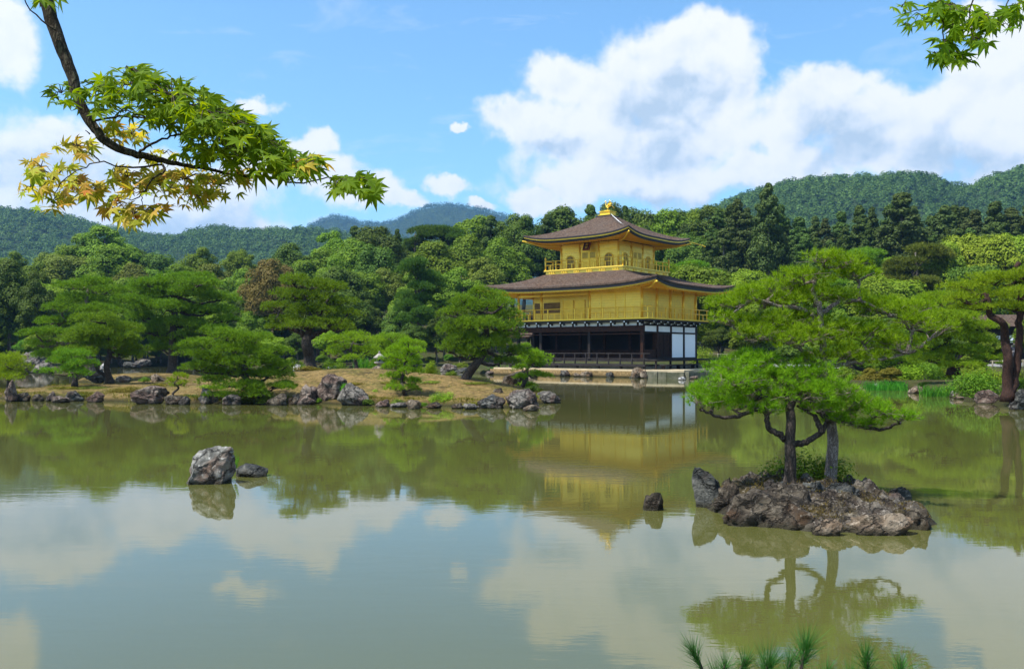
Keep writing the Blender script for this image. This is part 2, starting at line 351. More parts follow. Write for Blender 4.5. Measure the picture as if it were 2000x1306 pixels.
M['l_md'] = leaf_mat('green_leaves', [(0.046, 0.091, 0.008), (0.124, 0.195, 0.013), (0.239, 0.317, 0.020)], .3, nscale=.9)
M['l_lt'] = leaf_mat('light_green_leaves', [(0.075, 0.132, 0.009), (0.173, 0.259, 0.013), (0.300, 0.391, 0.022)], .35, nscale=.9)
M['l_yl'] = leaf_mat('yellow_green_leaves', [(.08, .125, .010), (.19, .25, .016), (.32, .37, .03)], .3, nscale=.9, objvar=.1)
M['l_ol'] = leaf_mat('olive_leaves', [(0.054, 0.078, 0.010), (0.126, 0.162, 0.018), (0.228, 0.258, 0.034)], .25, nscale=.9)
M['l_or'] = leaf_mat('rusty_leaves', [(.06, .065, .014), (.15, .115, .028), (.25, .17, .05)], .25, nscale=.9, objvar=.05)
M['l_cd'] = leaf_mat('cedar_foliage', [(0.024, 0.053, 0.011), (0.058, 0.100, 0.016), (0.122, 0.163, 0.027)], .18, nscale=.9)
M['l_cb'] = leaf_mat('brownish_cedar_foliage', [(0.026, 0.044, 0.012), (0.060, 0.086, 0.018), (0.114, 0.132, 0.030)], .18, nscale=.9)
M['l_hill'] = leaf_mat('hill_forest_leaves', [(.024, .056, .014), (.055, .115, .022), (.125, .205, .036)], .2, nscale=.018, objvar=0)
M['moss'] = leaf_mat('mossy_low_shrub', [(.07, .075, .010), (.15, .135, .014), (.24, .20, .02)], .2, nscale=1.5, objvar=.05)
M['dry'] = leaf_mat('dry_turf_blades', [(.07, .06, .015), (.19, .135, .05), (.32, .24, .10)], .2, nscale=1.2, objvar=0)
M['moss2'] = leaf_mat('islet_moss_blades', [(.05, .03, .01), (.12, .08, .015), (.16, .13, .02)], .2, nscale=2.5, objvar=0)
M['azal'] = leaf_mat('azalea_leaves', [(.040, .095, .008), (.10, .20, .012), (.20, .33, .02)], .35, nscale=2.2, objvar=.1)
M['reed'] = leaf_mat('iris_blades', [(.03, .12, .012), (.07, .24, .02), (.14, .34, .03)], .4, nscale=1.5, objvar=.05)
M['fern'] = leaf_mat('fern_green', [(.06, .16, .01), (.12, .30, .015), (.2, .42, .02)], .4, nscale=4, objvar=.05)
M['mapg'] = leaf_mat('green_maple_leaf', [(.045, .115, .005), (.10, .20, .006), (.20, .31, .010)], .55, nscale=5, objvar=0, tcol=(2.1, 1.6, .2))
M['mapy'] = leaf_mat('turning_maple_leaf', [(.10, .24, .010), (.24, .35, .015), (.40, .42, .04), (.48, .40, .06), (.52, .28, .05), (.50, .16, .03)], .5, nscale=6, objvar=0, tcol=(1.25, 1.1, .5))
M['needb'] = leaf_mat('bank_pine_needles', [(.02, .09, .02), (.035, .13, .025), (.06, .19, .03)], .3, nscale=4, objvar=0)
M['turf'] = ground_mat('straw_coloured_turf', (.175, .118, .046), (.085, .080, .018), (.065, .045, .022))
M['soil'] = ground_mat('shaded_woodland_floor', (.050, .044, .018), (.034, .050, .012), (.036, .028, .016), .6)  # floor colour darkened to carry the shade beneath the trees
M['islet'] = ground_mat('brown_mossy_islet', (.075, .045, .022), (.062, .052, .010), (.035, .026, .020), 3)
M['hillsoil'] = pm('wooded_hill_floor', (.030, .050, .016), .95, var=(.018, .032, .010), vscale=.05, spec=.05)
M['water'] = water_mat()

# ------------------------------------------------------------------ terrain, water, hills
POND = np.array([(28,3.3),(26,10),(22,20),(18.6,27),(17.6,30.3),(18.7,37),(20,44),(17.4,43.5),(15.6,40),(15.2,50),(17.2,60),(18.9,70.6),(17.6,71.5),(10.2,62.2),(7.9,64.6),(5.4,68),(2.0,71),
                 (-2.2,73.5),(-4.6,78),(-6.9,84),(-13,88),(-24,93),(-37,104),(-46,110),(-47.5,99),(-42,84),(-42,77),(-46,74),(-55,72),(-70,60),(-72,30),(-62,3.3)])
def sdist(px, py, poly):
    """signed distance to a closed outline, negative inside"""
    p = np.stack([px, py], -1); d = np.full(px.shape, 1e9); ins = np.zeros(px.shape, bool)
    for a, b in zip(poly, np.roll(poly, -1, 0)):
        ab = b-a; t = np.clip(((p-a) @ ab)/(ab @ ab), 0, 1); q = p-(a+t[..., None]*ab); d = np.minimum(d, np.hypot(q[..., 0], q[..., 1]))
        c = ((a[1] > py) != (b[1] > py)) & (px < (b[0]-a[0])*(py-a[1])/((b[1]-a[1]) if b[1] != a[1] else 1e-9)+a[0]); ins ^= c
    return np.where(ins, -d, d)
def wav(x, y, s=1.0):
    return (np.sin(x*1.3*s+1.7*np.sin(y*.9*s))+np.sin(y*1.7*s+1.3*np.sin(x*1.1*s+2))+.5*np.sin(3.1*s*(x+y)+2*np.sin(x*2.3*s)))/2.5
def ground_z(x, y):
    x = np.asarray(x, float); y = np.asarray(y, float)
    d = sdist(x, y, POND)+.25*wav(x, y, 1.4)
    near = y < 3.4
    z = np.where(d < 0, np.maximum(-1.2, d*.8), .38*np.clip(d/.45, 0, 1)+np.clip(d-.45, 0, 26)*.028)
    far = .13*np.clip(y-96, 0, 75)
    z = np.where(d > 0, z+far*np.clip(d/10, 0, 1)+.10*wav(x, y, .35)*np.clip(d/3, 0, 1), z)
    return np.where(near & (d > 0), np.minimum(z, .40), z)
def axis(segs):
    o = [segs[0][0]]
    for a, b, st in segs: o += list(np.linspace(a, b, max(2, int(round((b-a)/st))+1))[1:])
    return np.array(o)
gx = axis([(-2500,-600,190),(-600,-90,20),(-90,-30,1.5),(-30,30,.5),(30,90,1.5),(90,600,20),(600,2500,190)])
gy = axis([(-60,-8,4),(-8,5,.35),(5,25,1.2),(25,76,.5),(76,115,1),(115,300,4),(300,2850,150)])
X, Y = np.meshgrid(gx, gy, indexing='ij')
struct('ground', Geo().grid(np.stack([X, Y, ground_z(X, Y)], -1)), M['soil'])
X, Y = np.meshgrid(np.linspace(-75, 32, 20), np.linspace(2.2, 114, 20), indexing='ij')
struct('water', Geo().grid(np.stack([X, Y, X*0], -1)), M['water'], smooth=False)

def smax(x): return x*x*(3-2*x)
def bump(x, y, cx, cy, sx, sy): return np.exp(-((x-cx)/sx)**2-((y-cy)/sy)**2)
ISLE = np.array([W(8,779),W(60,781),W(110,778),W(200,783),W(300,788),W(400,789),W(500,789),W(600,788),W(700,790),W(800,792),W(900,794),W(1000,795),W(1050,790),W(1078,782),
                 (1.6,38.5),(0,42),(-4,44),(-8,45),(-13,46),(-16,52),(-20,59),(-28,60),(-27.5,55),(-22,50),(-20.5,46),(-23,43.5),(-23,38)])
def isle_z(x, y):
    d = -sdist(x, y, ISLE)+.18*wav(x, y, 2.1)
    z = np.where(d < 0, np.maximum(-1, d*1.2), .20*np.clip(d/.25, 0, 1)+.05*np.clip(d, 0, 4))
    z = z+np.clip(d/1.6, 0, 1)*(.78*bump(x, y, -6.6, 37.3, 4.2, 3.0)+.28*bump(x, y, -1.6, 35.5, 3, 2.6)+.30*bump(x, y, -11.5, 38, 2.5, 3)+.15*bump(x, y, -24, 56, 5, 4))
    return z+.02*wav(x, y, 3)*(d > .3)
X, Y = np.meshgrid(np.arange(-30, 4, .14), np.arange(28.5, 62, .16), indexing='ij')
struct('island_ground', Geo().grid(np.stack([X, Y, isle_z(X, Y)], -1)), M['turf'])
IS2 = np.array([(2.42,11.0),(2.62,10.35),(2.75,9.95),(3.02,9.68),(3.40,9.48),(3.92,9.42),(4.4,9.62),(4.85,9.95),(5.02,10.4),(4.9,11.2),(4.7,11.9),(4.1,12.35),(3.4,12.4),(2.8,12.0)])
def islet_z(x, y):
    d = -sdist(x, y, IS2)+.05*wav(x, y, 6)
    z = np.where(d < 0, np.maximum(-.6, d*1.5), .10*np.clip(d/.1, 0, 1)+.09*np.clip(d/.9, 0, 1))
    rg = np.abs(wav(x*1.7, y*2.3, 3.7))*.09+.04*wav(x, y, 11)+.035*np.abs(wav(x, y, 19))+.015*wav(x, y, 37)
    return z+np.clip(d/.3, 0, 1)*(rg+.05*bump(x, y, 3.6, 11.1, .8, .6))
X, Y = np.meshgrid(np.arange(2.1, 5.4, .024), np.arange(9.0, 12.8, .024), indexing='ij')
Z = islet_z(X, Y); Fr = np.array([[noise.hetero_terrain(Vector((x*2.6, y*3.2, 4.4)), .8, 2.2, 5, .6) for y in Y[0]] for x in X[:, 0]]); Fr = Fr-Fr.mean()
Z = Z+np.clip(-sdist(X, Y, IS2)/.25, 0, 1)*np.clip(Fr, -1.2, 1.6)*.075
M['isletrock'] = rock_mat('craggy_islet_rock', (.012, .010, .009), (.042, .031, .023), (.15, .13, .105), (.050, .036, .010), 3.6)
struct('islet_ground', Geo().grid(np.stack([X, Y, Z], -1)), M['isletrock'])

def leaves(cent, nrm, ln, wd, r=rng):
    """one small pointed leaf face per centre"""
    n = len(cent); nrm = unit(nrm); t = unit(np.cross(nrm, r.normal(size=(n, 3)))); b = np.cross(nrm, t)
    ln = (ln*r.uniform(.7, 1.3, n))[:, None]; wd = (wd*r.uniform(.7, 1.3, n))[:, None]
    V = np.stack([cent-t*ln/2, cent+b*wd/2-t*ln*.05, cent+t*ln/2-nrm*ln*.12, cent-b*wd/2-t*ln*.05], 1)
    return V.reshape(-1, 3), np.arange(4*n).reshape(-1, 4)
def sph(n, r=rng): return unit(r.normal(size=(n, 3)))

HILLG = []
def hill(name, prof, Rr, x0, x1, rfoot, rback, csz, nq, count, seed, wob=.04, lower=7):
    """wooded hill: ridge line given by bearing, real distance Rr; returns crowns for the forest mesh"""
    r = np.random.default_rng(seed)
    px = np.array([p[0] for p in prof], float); py = np.array([p[1] for p in prof], float)
    azs = np.linspace(x0, x1, 160)
    def zf(xp, rr):
        H = HC+(YH-np.interp(xp, px, py)+lower)/F*Rr-csz*1.5
        u = np.clip((rr-rfoot*Rr)/((1-rfoot)*Rr), 0, 1); s = np.where(rr <= Rr, smax(u)**.9*(rr/Rr), 1-.5*smax(np.clip((rr-Rr)/((rback-1)*Rr), 0, 1)))
        return 4+(H-4)*s*(1+wob*wav(xp/60, rr/(Rr*.06))*(1-s)*s*6)
    rs = np.linspace(rfoot*Rr*.98, rback*Rr, 60)
    A, B = np.meshgrid(azs, rs, indexing='ij'); Z = zf(A, B)
    Xw = (A-1000)/F*B
    struct(name, Geo().grid(np.stack([Xw, B, Z], -1)), M['hillsoil'])
    xp = r.uniform(x0, x1, count); rr = Rr*(rfoot+(1.03-rfoot)*np.sqrt(r.uniform(.05, 1, count)))
    z = zf(xp, rr); c = np.stack([(xp-1000)/F*rr, rr, z], -1); sz = csz*np.clip(r.lognormal(-.08, .38, count), .5, 1.55)
    d = sph(count*nq, r); d[:, 2] = np.abs(d[:, 2])*1.1-.15
    d[:, 1] = -np.abs(d[:, 1])*.9+.1
    sc = np.repeat(sz, nq)[:, None]
    cen = np.repeat(c, nq, 0)+d*sc*np.array([1, 1, 1.25])*r.uniform(.75, 1.05, (count*nq, 1))+np.array([0, 0, 1])*sc*.5
    V, Q = leaves(cen, d+.45*sph(count*nq, r)+np.array([0, 0, .3]), 1.0, .62, r)
    V = (V.reshape(-1, 4, 3)-cen[:, None])*sc[:, None]*.42+cen[:, None]
    return V.reshape(-1, 3), Q
g = Geo()
g.add(*hill('left_hill', [(-400,430),(-100,410),(0,414),(60,418),(110,424),(200,448),(260,458),(320,470),(400,452),(430,448),(470,458),(520,455),(600,452),(700,462),(900,485)], 760, -420, 880, .5, 1.3, 3.0, 60, 7000, 1))
g.add(*hill('right_hill', [(1050,470),(1250,440),(1390,412),(1440,392),(1500,372),(1560,356),(1620,350),(1700,350),(1780,346),(1830,352),(1850,368),(1900,368),(1930,352),(1970,338),(2050,322),(2200,300),(2400,310)], 640, 1060, 2400, .5, 1.3, 2.7, 60, 7800, 2))
part('hill_forest', g, M['l_hill'], kind='stuff'); 
o = bpy.data.objects['hill_forest']; tag(o, 'woodland covering the nearer green hills behind the pond', 'forest', kind='stuff')
g = Geo(); M['l_mtn'] = leaf_mat('hazed_mountain_leaves', [(.012, .034, .020), (.022, .058, .030), (.045, .095, .045)], .1, nscale=.02, objvar=0)  # dark blue of distant haze painted into the leaf colour
g.add(*hill('distant_mountain', [(420,470),(520,462),(590,452),(625,432),(655,424),(680,427),(705,436),(730,438),(765,435),(800,420),(830,407),(862,402),(900,404),(940,410),(980,420),(1020,440),(1080,455),(1200,470)], 2100, 430, 1200, .6, 1.25, 5.0, 22, 7500, 3, lower=5))
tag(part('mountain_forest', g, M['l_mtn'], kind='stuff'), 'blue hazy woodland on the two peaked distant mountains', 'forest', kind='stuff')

# ------------------------------------------------------------------ rocks
import bmesh
def ico(sub):
    bm = bmesh.new(); bmesh.ops.create_icosphere(bm, subdivisions=sub, radius=1)
    V = np.array([v.co[:] for v in bm.verts]); Fc = np.array([[v.index for v in f.verts] for f in bm.faces]); bm.free(); return V, Fc
ICO = {k: ico(k) for k in (3, 4, 5)}
def rock_geo(rx, ry, rz, seed, sub=4, rough=.16, nplanes=16, lean=0):
    r = np.random.default_rng(seed); V, Fc = ICO[sub]; V = V.copy()*1.25
    for k in range(nplanes):
        n = sph(1, r)[0]; n[2] *= .8; n = unit(n); d = r.uniform(.62, .95); s = V @ n; m = s > d
        V[m] -= (s[m]-d)[:, None]*n*.93
    off = Vector(r.uniform(-50, 50, 3))
    N = unit(V)
    dz = np.array([noise.fractal(Vector(v*1.7)+off, .9, 2.1, 5)*1.0+.5*abs(noise.noise(Vector(v*4.5)+off)) for v in V])
    V += N*(dz*rough*1.25)[:, None]
    mx = np.abs(V).max(0); V /= mx
    V *= (rx, ry, rz); V[:, 0] += lean*np.clip(V[:, 2], 0, 9)
    return Geo().add(V, Fc)
ROCKS = 0
def rock(x0, x1, yt, yb, label, mat='rk1', D=None, deep=.8, lean=0, sub=4, group=None, zb=0.0, rough=.16, parent=None):
    """a rock filling these picture bounds, standing in the water (or on ground of height zb)"""
    global ROCKS; ROCKS += 1; sk = random.Random(ROCKS*5)
    if D is None: D = WD(yb) if zb == 0 else F*(HC-zb)/(yb-YH)
    k = D/F; rx = (x1-x0)/2*k*1.1; h = (yb-yt)*k*(1.06 if x1-x0 > 36 else sk.uniform(.55, 1.05)); rx *= sk.uniform(.9, 1.25) if x1-x0 < 36 else 1; ry = rx*deep; D2 = D+ry*.3
    cx = ((x0+x1)/2-1000)*k; z0 = HC+(YH-yb)*k
    tot = h*1.0+.35*min(h, .5)+.04
    o = part('rock', rock_geo(rx, ry, tot*.6, 100+ROCKS*7, sub, rough, lean=lean), M[mat], None, True)
    o.location = (cx, D2, z0+h-tot*.6); o.rotation_euler = (0, 0, 0)
    return tag(o, label, 'rock', group)

# two rocks alone in the water, left
rock(362,455,864,944,'large square-topped grey and red rock rising from the open water at left','rklone',sub=5,deep=.9,rough=.15)
rock(452,519,893,930,'small dark flat rock beside the large square rock in open water','rk3',sub=5,deep=.7,rough=.10)
rock(1253,1296,962,996,'lone small pointed rock in the water left of the pine islet','rk5',sub=5,rough=.10)
# near islet
rock(1360,1418,916,990,'tall upright slab rock at the left tip of the pine islet','rk3',sub=5,lean=-.12,deep=.8,rough=.12)
rock(1395,1452,936,1000,'jagged dark rock leaning on the tall slab of the pine islet','rk5',sub=5,deep=.8,rough=.2)
rock(1420,1635,946,1034,'big rounded grey boulder at the front of the pine islet','rk5',sub=5,D=9.95,deep=.8,rough=.24)
rock(1590,1648,1014,1044,'small tan rock at the front waterline of the pine islet','rk4',sub=5,deep=.7,rough=.15)
rock(1655,1780,1004,1042,'long low tan rock along the front right of the pine islet','rk4',sub=5,deep=.5,rough=.18)
rock(1765,1822,982,1032,'blocky brown rock at the right tip of the pine islet','rk5',sub=5,deep=.8,rough=.18)
rock(1725,1790,965,1010,'rock with a pale patch near the right tip of the pine islet','rk1',sub=5,D=10.3,zb=0.1,deep=.7,rough=.18)
rock(1655,1735,926,985,'dark rounded boulder right of the pale pine trunk','rk3',sub=5,D=11.0,deep=.8,rough=.14)
rock(1615,1690,945,992,'charcoal boulder in the middle of the pine islet','rk3',sub=5,D=10.5,deep=.7,rough=.14)
rock(1475,1530,920,962,'mossy tan rock behind the dark pine trunk','rk4',sub=5,D=11.9,deep=.7,rough=.16)
rock(1640,1680,925,955,'pink-brown rock tucked behind the pale pine trunk','rk2',sub=5,D=11.6,deep=.7,rough=.16)
rock(1540,1610,965,1012,'cracked brown rock in the front slope of the pine islet','rk5',sub=5,D=10.15,deep=.6,rough=.2)
rock(1440,1490,972,1014,'streaked grey rock at the left front of the pine islet','rk5',sub=5,D=10.2,deep=.7,rough=.2)
rock(1488,1560,934,985,'dark knobbly rock just in front of the dark pine trunk','rk3',sub=5,D=10.6,deep=.7,rough=.2)
rock(1560,1618,940,985,'rugged dark rock between the two pine trunks','rk3',sub=5,D=10.55,deep=.6,rough=.2)
rock(1690,1755,978,1018,'brown furrowed rock right of the islet centre','rk5',sub=5,D=9.95,deep=.7,rough=.2)
rock(1600,1668,978,1020,'low brown rock at the front centre of the islet','rk5',sub=5,D=9.8,deep=.7,rough=.2)
rock(1726,1786,945,985,'dark rock on the back right slope of the islet','rk3',sub=5,D=11.1,deep=.7,rough=.2)
# shoreline of the long island, left to right
for a in [(8,30,742,782,'reddish pointed rock at the far left end of the island','rk2'),
          (30,60,762,781,'low mossy stone beside the reddish pointed rock','rk5'),
          (62,85,766,781,'small dark stone under the turf bank at far left','rk5'),
          (88,112,764,781,'small grey shore stone at the left of the island','rk1'),
          (96,132,770,784,'flat mauve shore stone near the small left pine','rk2'),
          (130,162,760,781,'blue-grey stone below the small left pine','rk3'),
          (168,205,765,783,'rounded pink stone at the left waterline','rk2'),
          (256,320,754,786,'large mauve boulder left of the tiny pine','rk2'),
          (322,352,768,787,'dark stone under the tiny pine','rk5'),
          (350,372,770,788,'small black stone beside the tiny pine','rk3'),
          (386,432,758,786,'pale blocky rock under the broad shore pine','rk1'),
          (430,470,770,788,'low grey rock under the broad shore pine','rk1'),
          (520,560,768,789,'dark mossy rock right of the broad shore pine','rk5'),
          (543,560,745,775,'narrow dark standing stone on the bank','rk3'),
          (562,592,757,787,'yellow-grey rock at the left of the boulder group','rk4'),
          (580,622,744,786,'red and blue boulder left of the largest boulder','rk2'),
          (578,612,762,788,'brown wedge rock in front of the boulder group','rk2'),
          (618,688,726,785,'largest rounded boulder of the shore group','rk2'),
          (656,718,750,789,'flat-topped boulder right of the largest boulder','rk1'),
          (736,760,774,792,'small square reddish rock at the waterline','rk2'),
          (760,795,782,793,'low pale stones below the small rounded pine','rk1'),
          (794,819,766,796,'upright split rock below the small rounded pine','rk4'),
          (830,862,784,795,'low brown shore stone between split rock and green shrub','rk5'),
          (846,872,760,786,'pale slanted rock behind the green shore shrub','rk1'),
          (882,906,783,795,'dark stone under the right of the green shore shrub','rk5'),
          (905,935,783,797,'low rough stone right of the green shore shrub','rk1'),
          (934,990,768,795,'blue and white boulder on the island shore','rk3'),
          (984,1050,760,795,'large tan-grey boulder near the right end of the island','rk1'),
          (1020,1050,786,800,'little stone in the water before the tan-grey boulder','rk4'),
          (1050,1095,764,785,'pale rock at the right tip of the island','rk1')]:
    rock(*a[:4], a[4], a[5], sub=4 if a[1]-a[0] < 50 else 5, deep=.7, D=WD(a[3]+2.5))
rock(972,1030,720,752,'brown textured boulder beside the small right-hand pine','rk5',D=39,deep=.7,lean=.2)
rock(962,985,756,775,'half-buried stone on the shaded slope under the leaning pine','rk5',D=33,deep=.7)
rock(850,880,738,750,'white rock on the turf right of the bright bush','rkw',D=40,deep=.7)
rock(640,668,712,724,'whitish stone near the foot of the tall forked pine','rkw',D=41,deep=.7)
rock(574,600,704,722,'white slanted rock left of the forked pine trunk','rkw',D=42,deep=.7)
rock(718,752,712,728,'brown stone at the foot of the lantern','rk4',D=37.5,deep=.7)
rock(228,256,728,742,'squarish pale rock on the rear lobe of the island','rk1',D=50,deep=.7)
rock(292,318,728,748,'pointed stone by the low wooden edge','rk4',D=46,deep=.7)
rock(160,205,722,738,'dark boulder at the foot of the layered pines','rk3',D=50,deep=.7)
# far shore, left
rock(36,92,688,727,'high craggy rock on the far left shore','rk1',D=77,deep=.8,sub=5,rough=.25)
rock(60,105,706,727,'broad grey rock right of the high craggy rock','rk1',D=76.5,deep=.6)
rock(262,292,697,713,'grey boulder on the far shore behind the layered pines','rk1',D=100,deep=.8)
rock(238,270,700,716,'shadowed grey boulder on the far shore','rk3',D=98,deep=.8)
rock(192,215,706,722,'white boulder between two pine trunks','rkw',D=88,deep=.8)
# shore in front of the pavilion
def bankD(x, ly=-6.35):
    k = (x-1000)/F; ca, sa_ = math.cos(R_(38.4)), math.sin(R_(38.4)); lx = (k*(71.5+ca*ly)-7.86-sa_*ly)/(ca+sa_*k); return 71.5-sa_*lx+ca*ly
for a in [(860,892,710,726,'grey stone on the far bank left of the pavilion','rk1'),(888,915,712,727,'angular stone on the far bank left of the pavilion','rk3'),
          (946,975,718,731,'round grey stone at the left corner of the pavilion bank','rk1'),(972,1000,717,731,'pale stone in front of the pavilion corner','rk4'),
          (998,1016,718,731,'low stone behind the small right-hand pine','rk1'),(1030,1050,717,730,'mauve stone seen right of the small pine','rk2'),
          (1092,1112,719,733,'grey boulder on the sandy bank below the railing','rk1'),(1122,1134,726,734,'tiny tan stone at the sandy waterline','rk4'),
          (1134,1156,718,734,'pale boulder left of centre on the sandy bank','rk4'),(1183,1200,718,735,'upright grey boulder on the sandy bank','rk3'),
          (1232,1256,717,736,'orange boulder on the sandy bank','rk4'),(1252,1266,722,737,'small tan boulder right of the orange boulder','rk4'),
          (1228,1243,731,738,'dark wet stone in the water by the orange boulder','rk3')]:
    rock(*a[:4], a[4], a[5], sub=4, deep=.8, D=bankD((a[0]+a[1])/2) if a[0] > 1000 else None)
rock(1324,1340,731,742,'white rounded stone in the water below the terrace','rkw',sub=3)
rock(1348,1366,729,740,'pinkish stone in the water below the terrace corner','rk2',sub=3)
# right shore
rock(1658,1690,738,768,'smooth brown boulder on the right shore','rk2')
rock(1695,1716,740,758,'small white stone at the iris bed','rkw',D=44)
rock(1722,1755,728,748,'white and blue rock behind the iris bed','rkw',D=47)
rock(1780,1802,740,768,'pink leaning rock between the two iris beds','rk4',lean=.1)
rock(1856,1872,755,776,'grey-mauve rock left of the azalea','rk1')
rock(1862,1892,764,779,'yellow mossed low rock under the azalea','rk4')
rock(1876,1905,745,775,'shaded boulder under the azalea','rk5',D=38)
rock(1908,1960,762,788,'flat brown ledge rock at the right shore','rk2',deep=.6)
rock(1958,1985,768,786,'small mossy rock between ledge and corner boulder','rk3')
rock(1974,2030,762,800,'dark speckled boulder at the right edge of the picture','rk3',sub=5,rough=.2)
rock(1840,1876,728,742,'long sloping tan stone behind the azalea','rk4',D=46,deep=.4)

# ------------------------------------------------------------------ golden pavilion
PC = (7.86, 71.5); PA = R_(-38.4)
pav = empty('pavilion', (PC[0], PC[1], 0), 'three-storey golden pavilion with dark timber ground floor on the far shore', 'pavilion', PA)
def gp(name, g, mat, parent=pav, smooth=False, **k): return part(name, g, M[mat], parent, smooth, **k)
XL, XR, YF, YB = -5.9, 5.75, -4.35, 4.25      # outer post lines
BX = [XR-2.33*k for k in range(6)]; BX[5] = XL; BY = [YF+2.15*k for k in range(5)]
def rail(name, pts, z0, zt, zm, mat, posts, parent, short=None, rr=.035, cap=False, ext=0):
    """railing along a polyline of (x, y)"""
    g = Geo()
    for z in (zt, zm):
        for a, b in zip(pts[:-1], pts[1:]):
            a = np.array(a, float); b = np.array(b, float); d = (b-a)/np.hypot(*(b-a)); e = ext if z == zt else ext*.6
            g.tube([(*(a-d*e), z), (*(b+d*e), z)], rr, 6)
    r = gp(name, g, mat, parent)
    for a, b in zip(pts[:-1], pts[1:]):
        a = np.array(a, float); b = np.array(b, float); n = max(1, int(round(np.hypot(*(b-a))/posts)))
        for k in range(n+1):
            q = a+(b-a)*k/n
            if k == n and (b[0], b[1]) != tuple(pts[-1]): continue
            gp('rail_post', Geo().box(q[0]-rr*1.1, q[0]+rr*1.1, q[1]-rr*1.1, q[1]+rr*1.1, z0, zt-.01), mat, r)
            if short and k < n:
                q2 = a+(b-a)*(k+.5)/n; gp('short_post', Geo().box(q2[0]-rr, q2[0]+rr, q2[1]-rr, q2[1]+rr, z0, zm), mat, r)
    return r
# terrace of pale gravel with a stone kerb, and the plinth
bz = .50
ter = [(-7.4,-5.75),(6.9,-5.75),(9.6,-5.2),(9.9,6.3),(-7.4,6.6)]
def prism(poly, z0, z1):
    n = len(poly); V = [(x, y, z0) for x, y in poly]+[(x, y, z1) for x, y in poly]; g = Geo(); g.add(V, [(i, (i+1) % n, n+(i+1) % n, n+i) for i in range(n)])
    V2 = [(x, y, z1) for x, y in poly]+[(sum(p[0] for p in poly)/n, sum(p[1] for p in poly)/n, z1)]; g.add(V2, [(i, (i+1) % n, n) for i in range(n)]); return g
M['gravel'] = pm('pale_gravel_terrace', (.50, .41, .27), .95, var=(.40, .33, .21), vscale=2, bump=(30, .5, .02))
M['sand'] = ground_mat('sandy_bank', (.30, .20, .095), (.24, .165, .075), (.15, .11, .05), 1.2)
M['kerb'] = pm('dark_mossy_kerb_stone', (.16, .15, .11), .9, var=(.06, .065, .035), vscale=1.6, bump=(7, .9, .05))
gp('terrace', prism(ter, -.9, .585), 'gravel')
gp('sandy_bank', prism([(-7.6,-5.95),(6.9,-5.95),(6.9,-5.752),(-7.6,-5.752)], -.9, .46), 'sand')
g = Geo()
r = np.random.default_rng(5)
x = 6.95; pts = [(6.92,-5.95),(9.75,-5.35),(10.05,6.4)]
for a, b in zip(pts[:-1], pts[1:]):
    a = np.array(a); b = np.array(b); L = np.hypot(*(b-a)); d = (b-a)/L; nrm = np.array((d[1], -d[0])); s = 0
    while s < L-.2:
        w = min(r.uniform(.5, 1.1), L-s); p0 = a+d*s; p1 = a+d*(s+w-.03); o_ = r.uniform(0, .08); zz = r.uniform(.42, .50)
        q = [p0, p0+nrm*(.22+o_), p1+nrm*(.22+o_), p1]
        q = [tuple(q[i]) for i in (1, 2, 3, 0)]; pg = prism(q, -.5, zz); g.add(np.concatenate(pg.v), pg.f[0]); g.add(np.concatenate(pg.v), pg.f[1]) ; s += w
gp('kerb_stones', g, 'kerb')
gp('stone_plinth', Geo().box(-6.4, 6.15, -4.95, 4.7, .40, .80), 'plinth')

# --- first storey: dark timber, open front
f1 = Geo().box(XL-.05, XR+.05, YF-.05, YB+.05, 1.14, 1.30)
gp('ground_floor_deck', f1, 'grwood')
ver = gp('front_veranda', Geo().box(XL-1.9, 6.62, -5.5, YF-.052, .86, .96).box(XL-1.9, 6.66, -5.54, -5.50, .80, .93), 'grwood')
for k in range(8):
    x = 6.5-k*1.95; gp('veranda_post', Geo().box(x-.07, x+.07, -5.46, -5.32, .3, .858), 'dark', ver)
rail('veranda_railing', [(XL-1.7,-5.42),(6.5,-5.42)], .962, 1.74, 1.36, 'grwood', .98, ver, rr=.038, ext=.5)
sb = gp('side_veranda', Geo().box(XR+.06, 7.25, YF-.6, YB+1.1, 1.20, 1.31), 'grwood')
for y in (-4.8, -2.6, -.4, 1.8, 4.0, 5.2): gp('side_veranda_post', Geo().box(7.08, 7.2, y-.06, y+.06, .58, 1.198), 'dark', sb)
st = gp('side_step', Geo().box(7.28, 7.85, YF-.35, 3.1, .86, .94), 'grwood')
for y in (-4.5, -2.2, .2, 2.5, 3.0): gp('step_post', Geo().box(7.45, 7.7, y-.06, y+.06, .58, .858), 'dark', st)
for x in BX:                                   # front posts
    big = BX.index(x) in (0, 2, 4, 5)
    if big: gp('ground_floor_post', Geo().box(x-.11, x+.11, YF-.11, YF+.11, 1.302, 3.86), 'dark' if x < XR else 'brown')
for y in BY[1:]: gp('ground_floor_post', Geo().box(XR-.11, XR+.11, y-.11, y+.11, 1.302, 3.98), 'brown' if y < 0 else 'dark')
for y in BY[1:]: gp('ground_floor_post', Geo().box(XL-.11, XL+.11, y-.11, y+.11, 1.302, 3.98), 'dark')
g = Geo().box(XL-.14, XR+.14, YF-.14, YF+.14, 3.40, 3.84).box(XL-.1, XR-.12, YF-.09, YF+.09, 3.18, 3.27)
gp('front_lintel', g, 'brown')
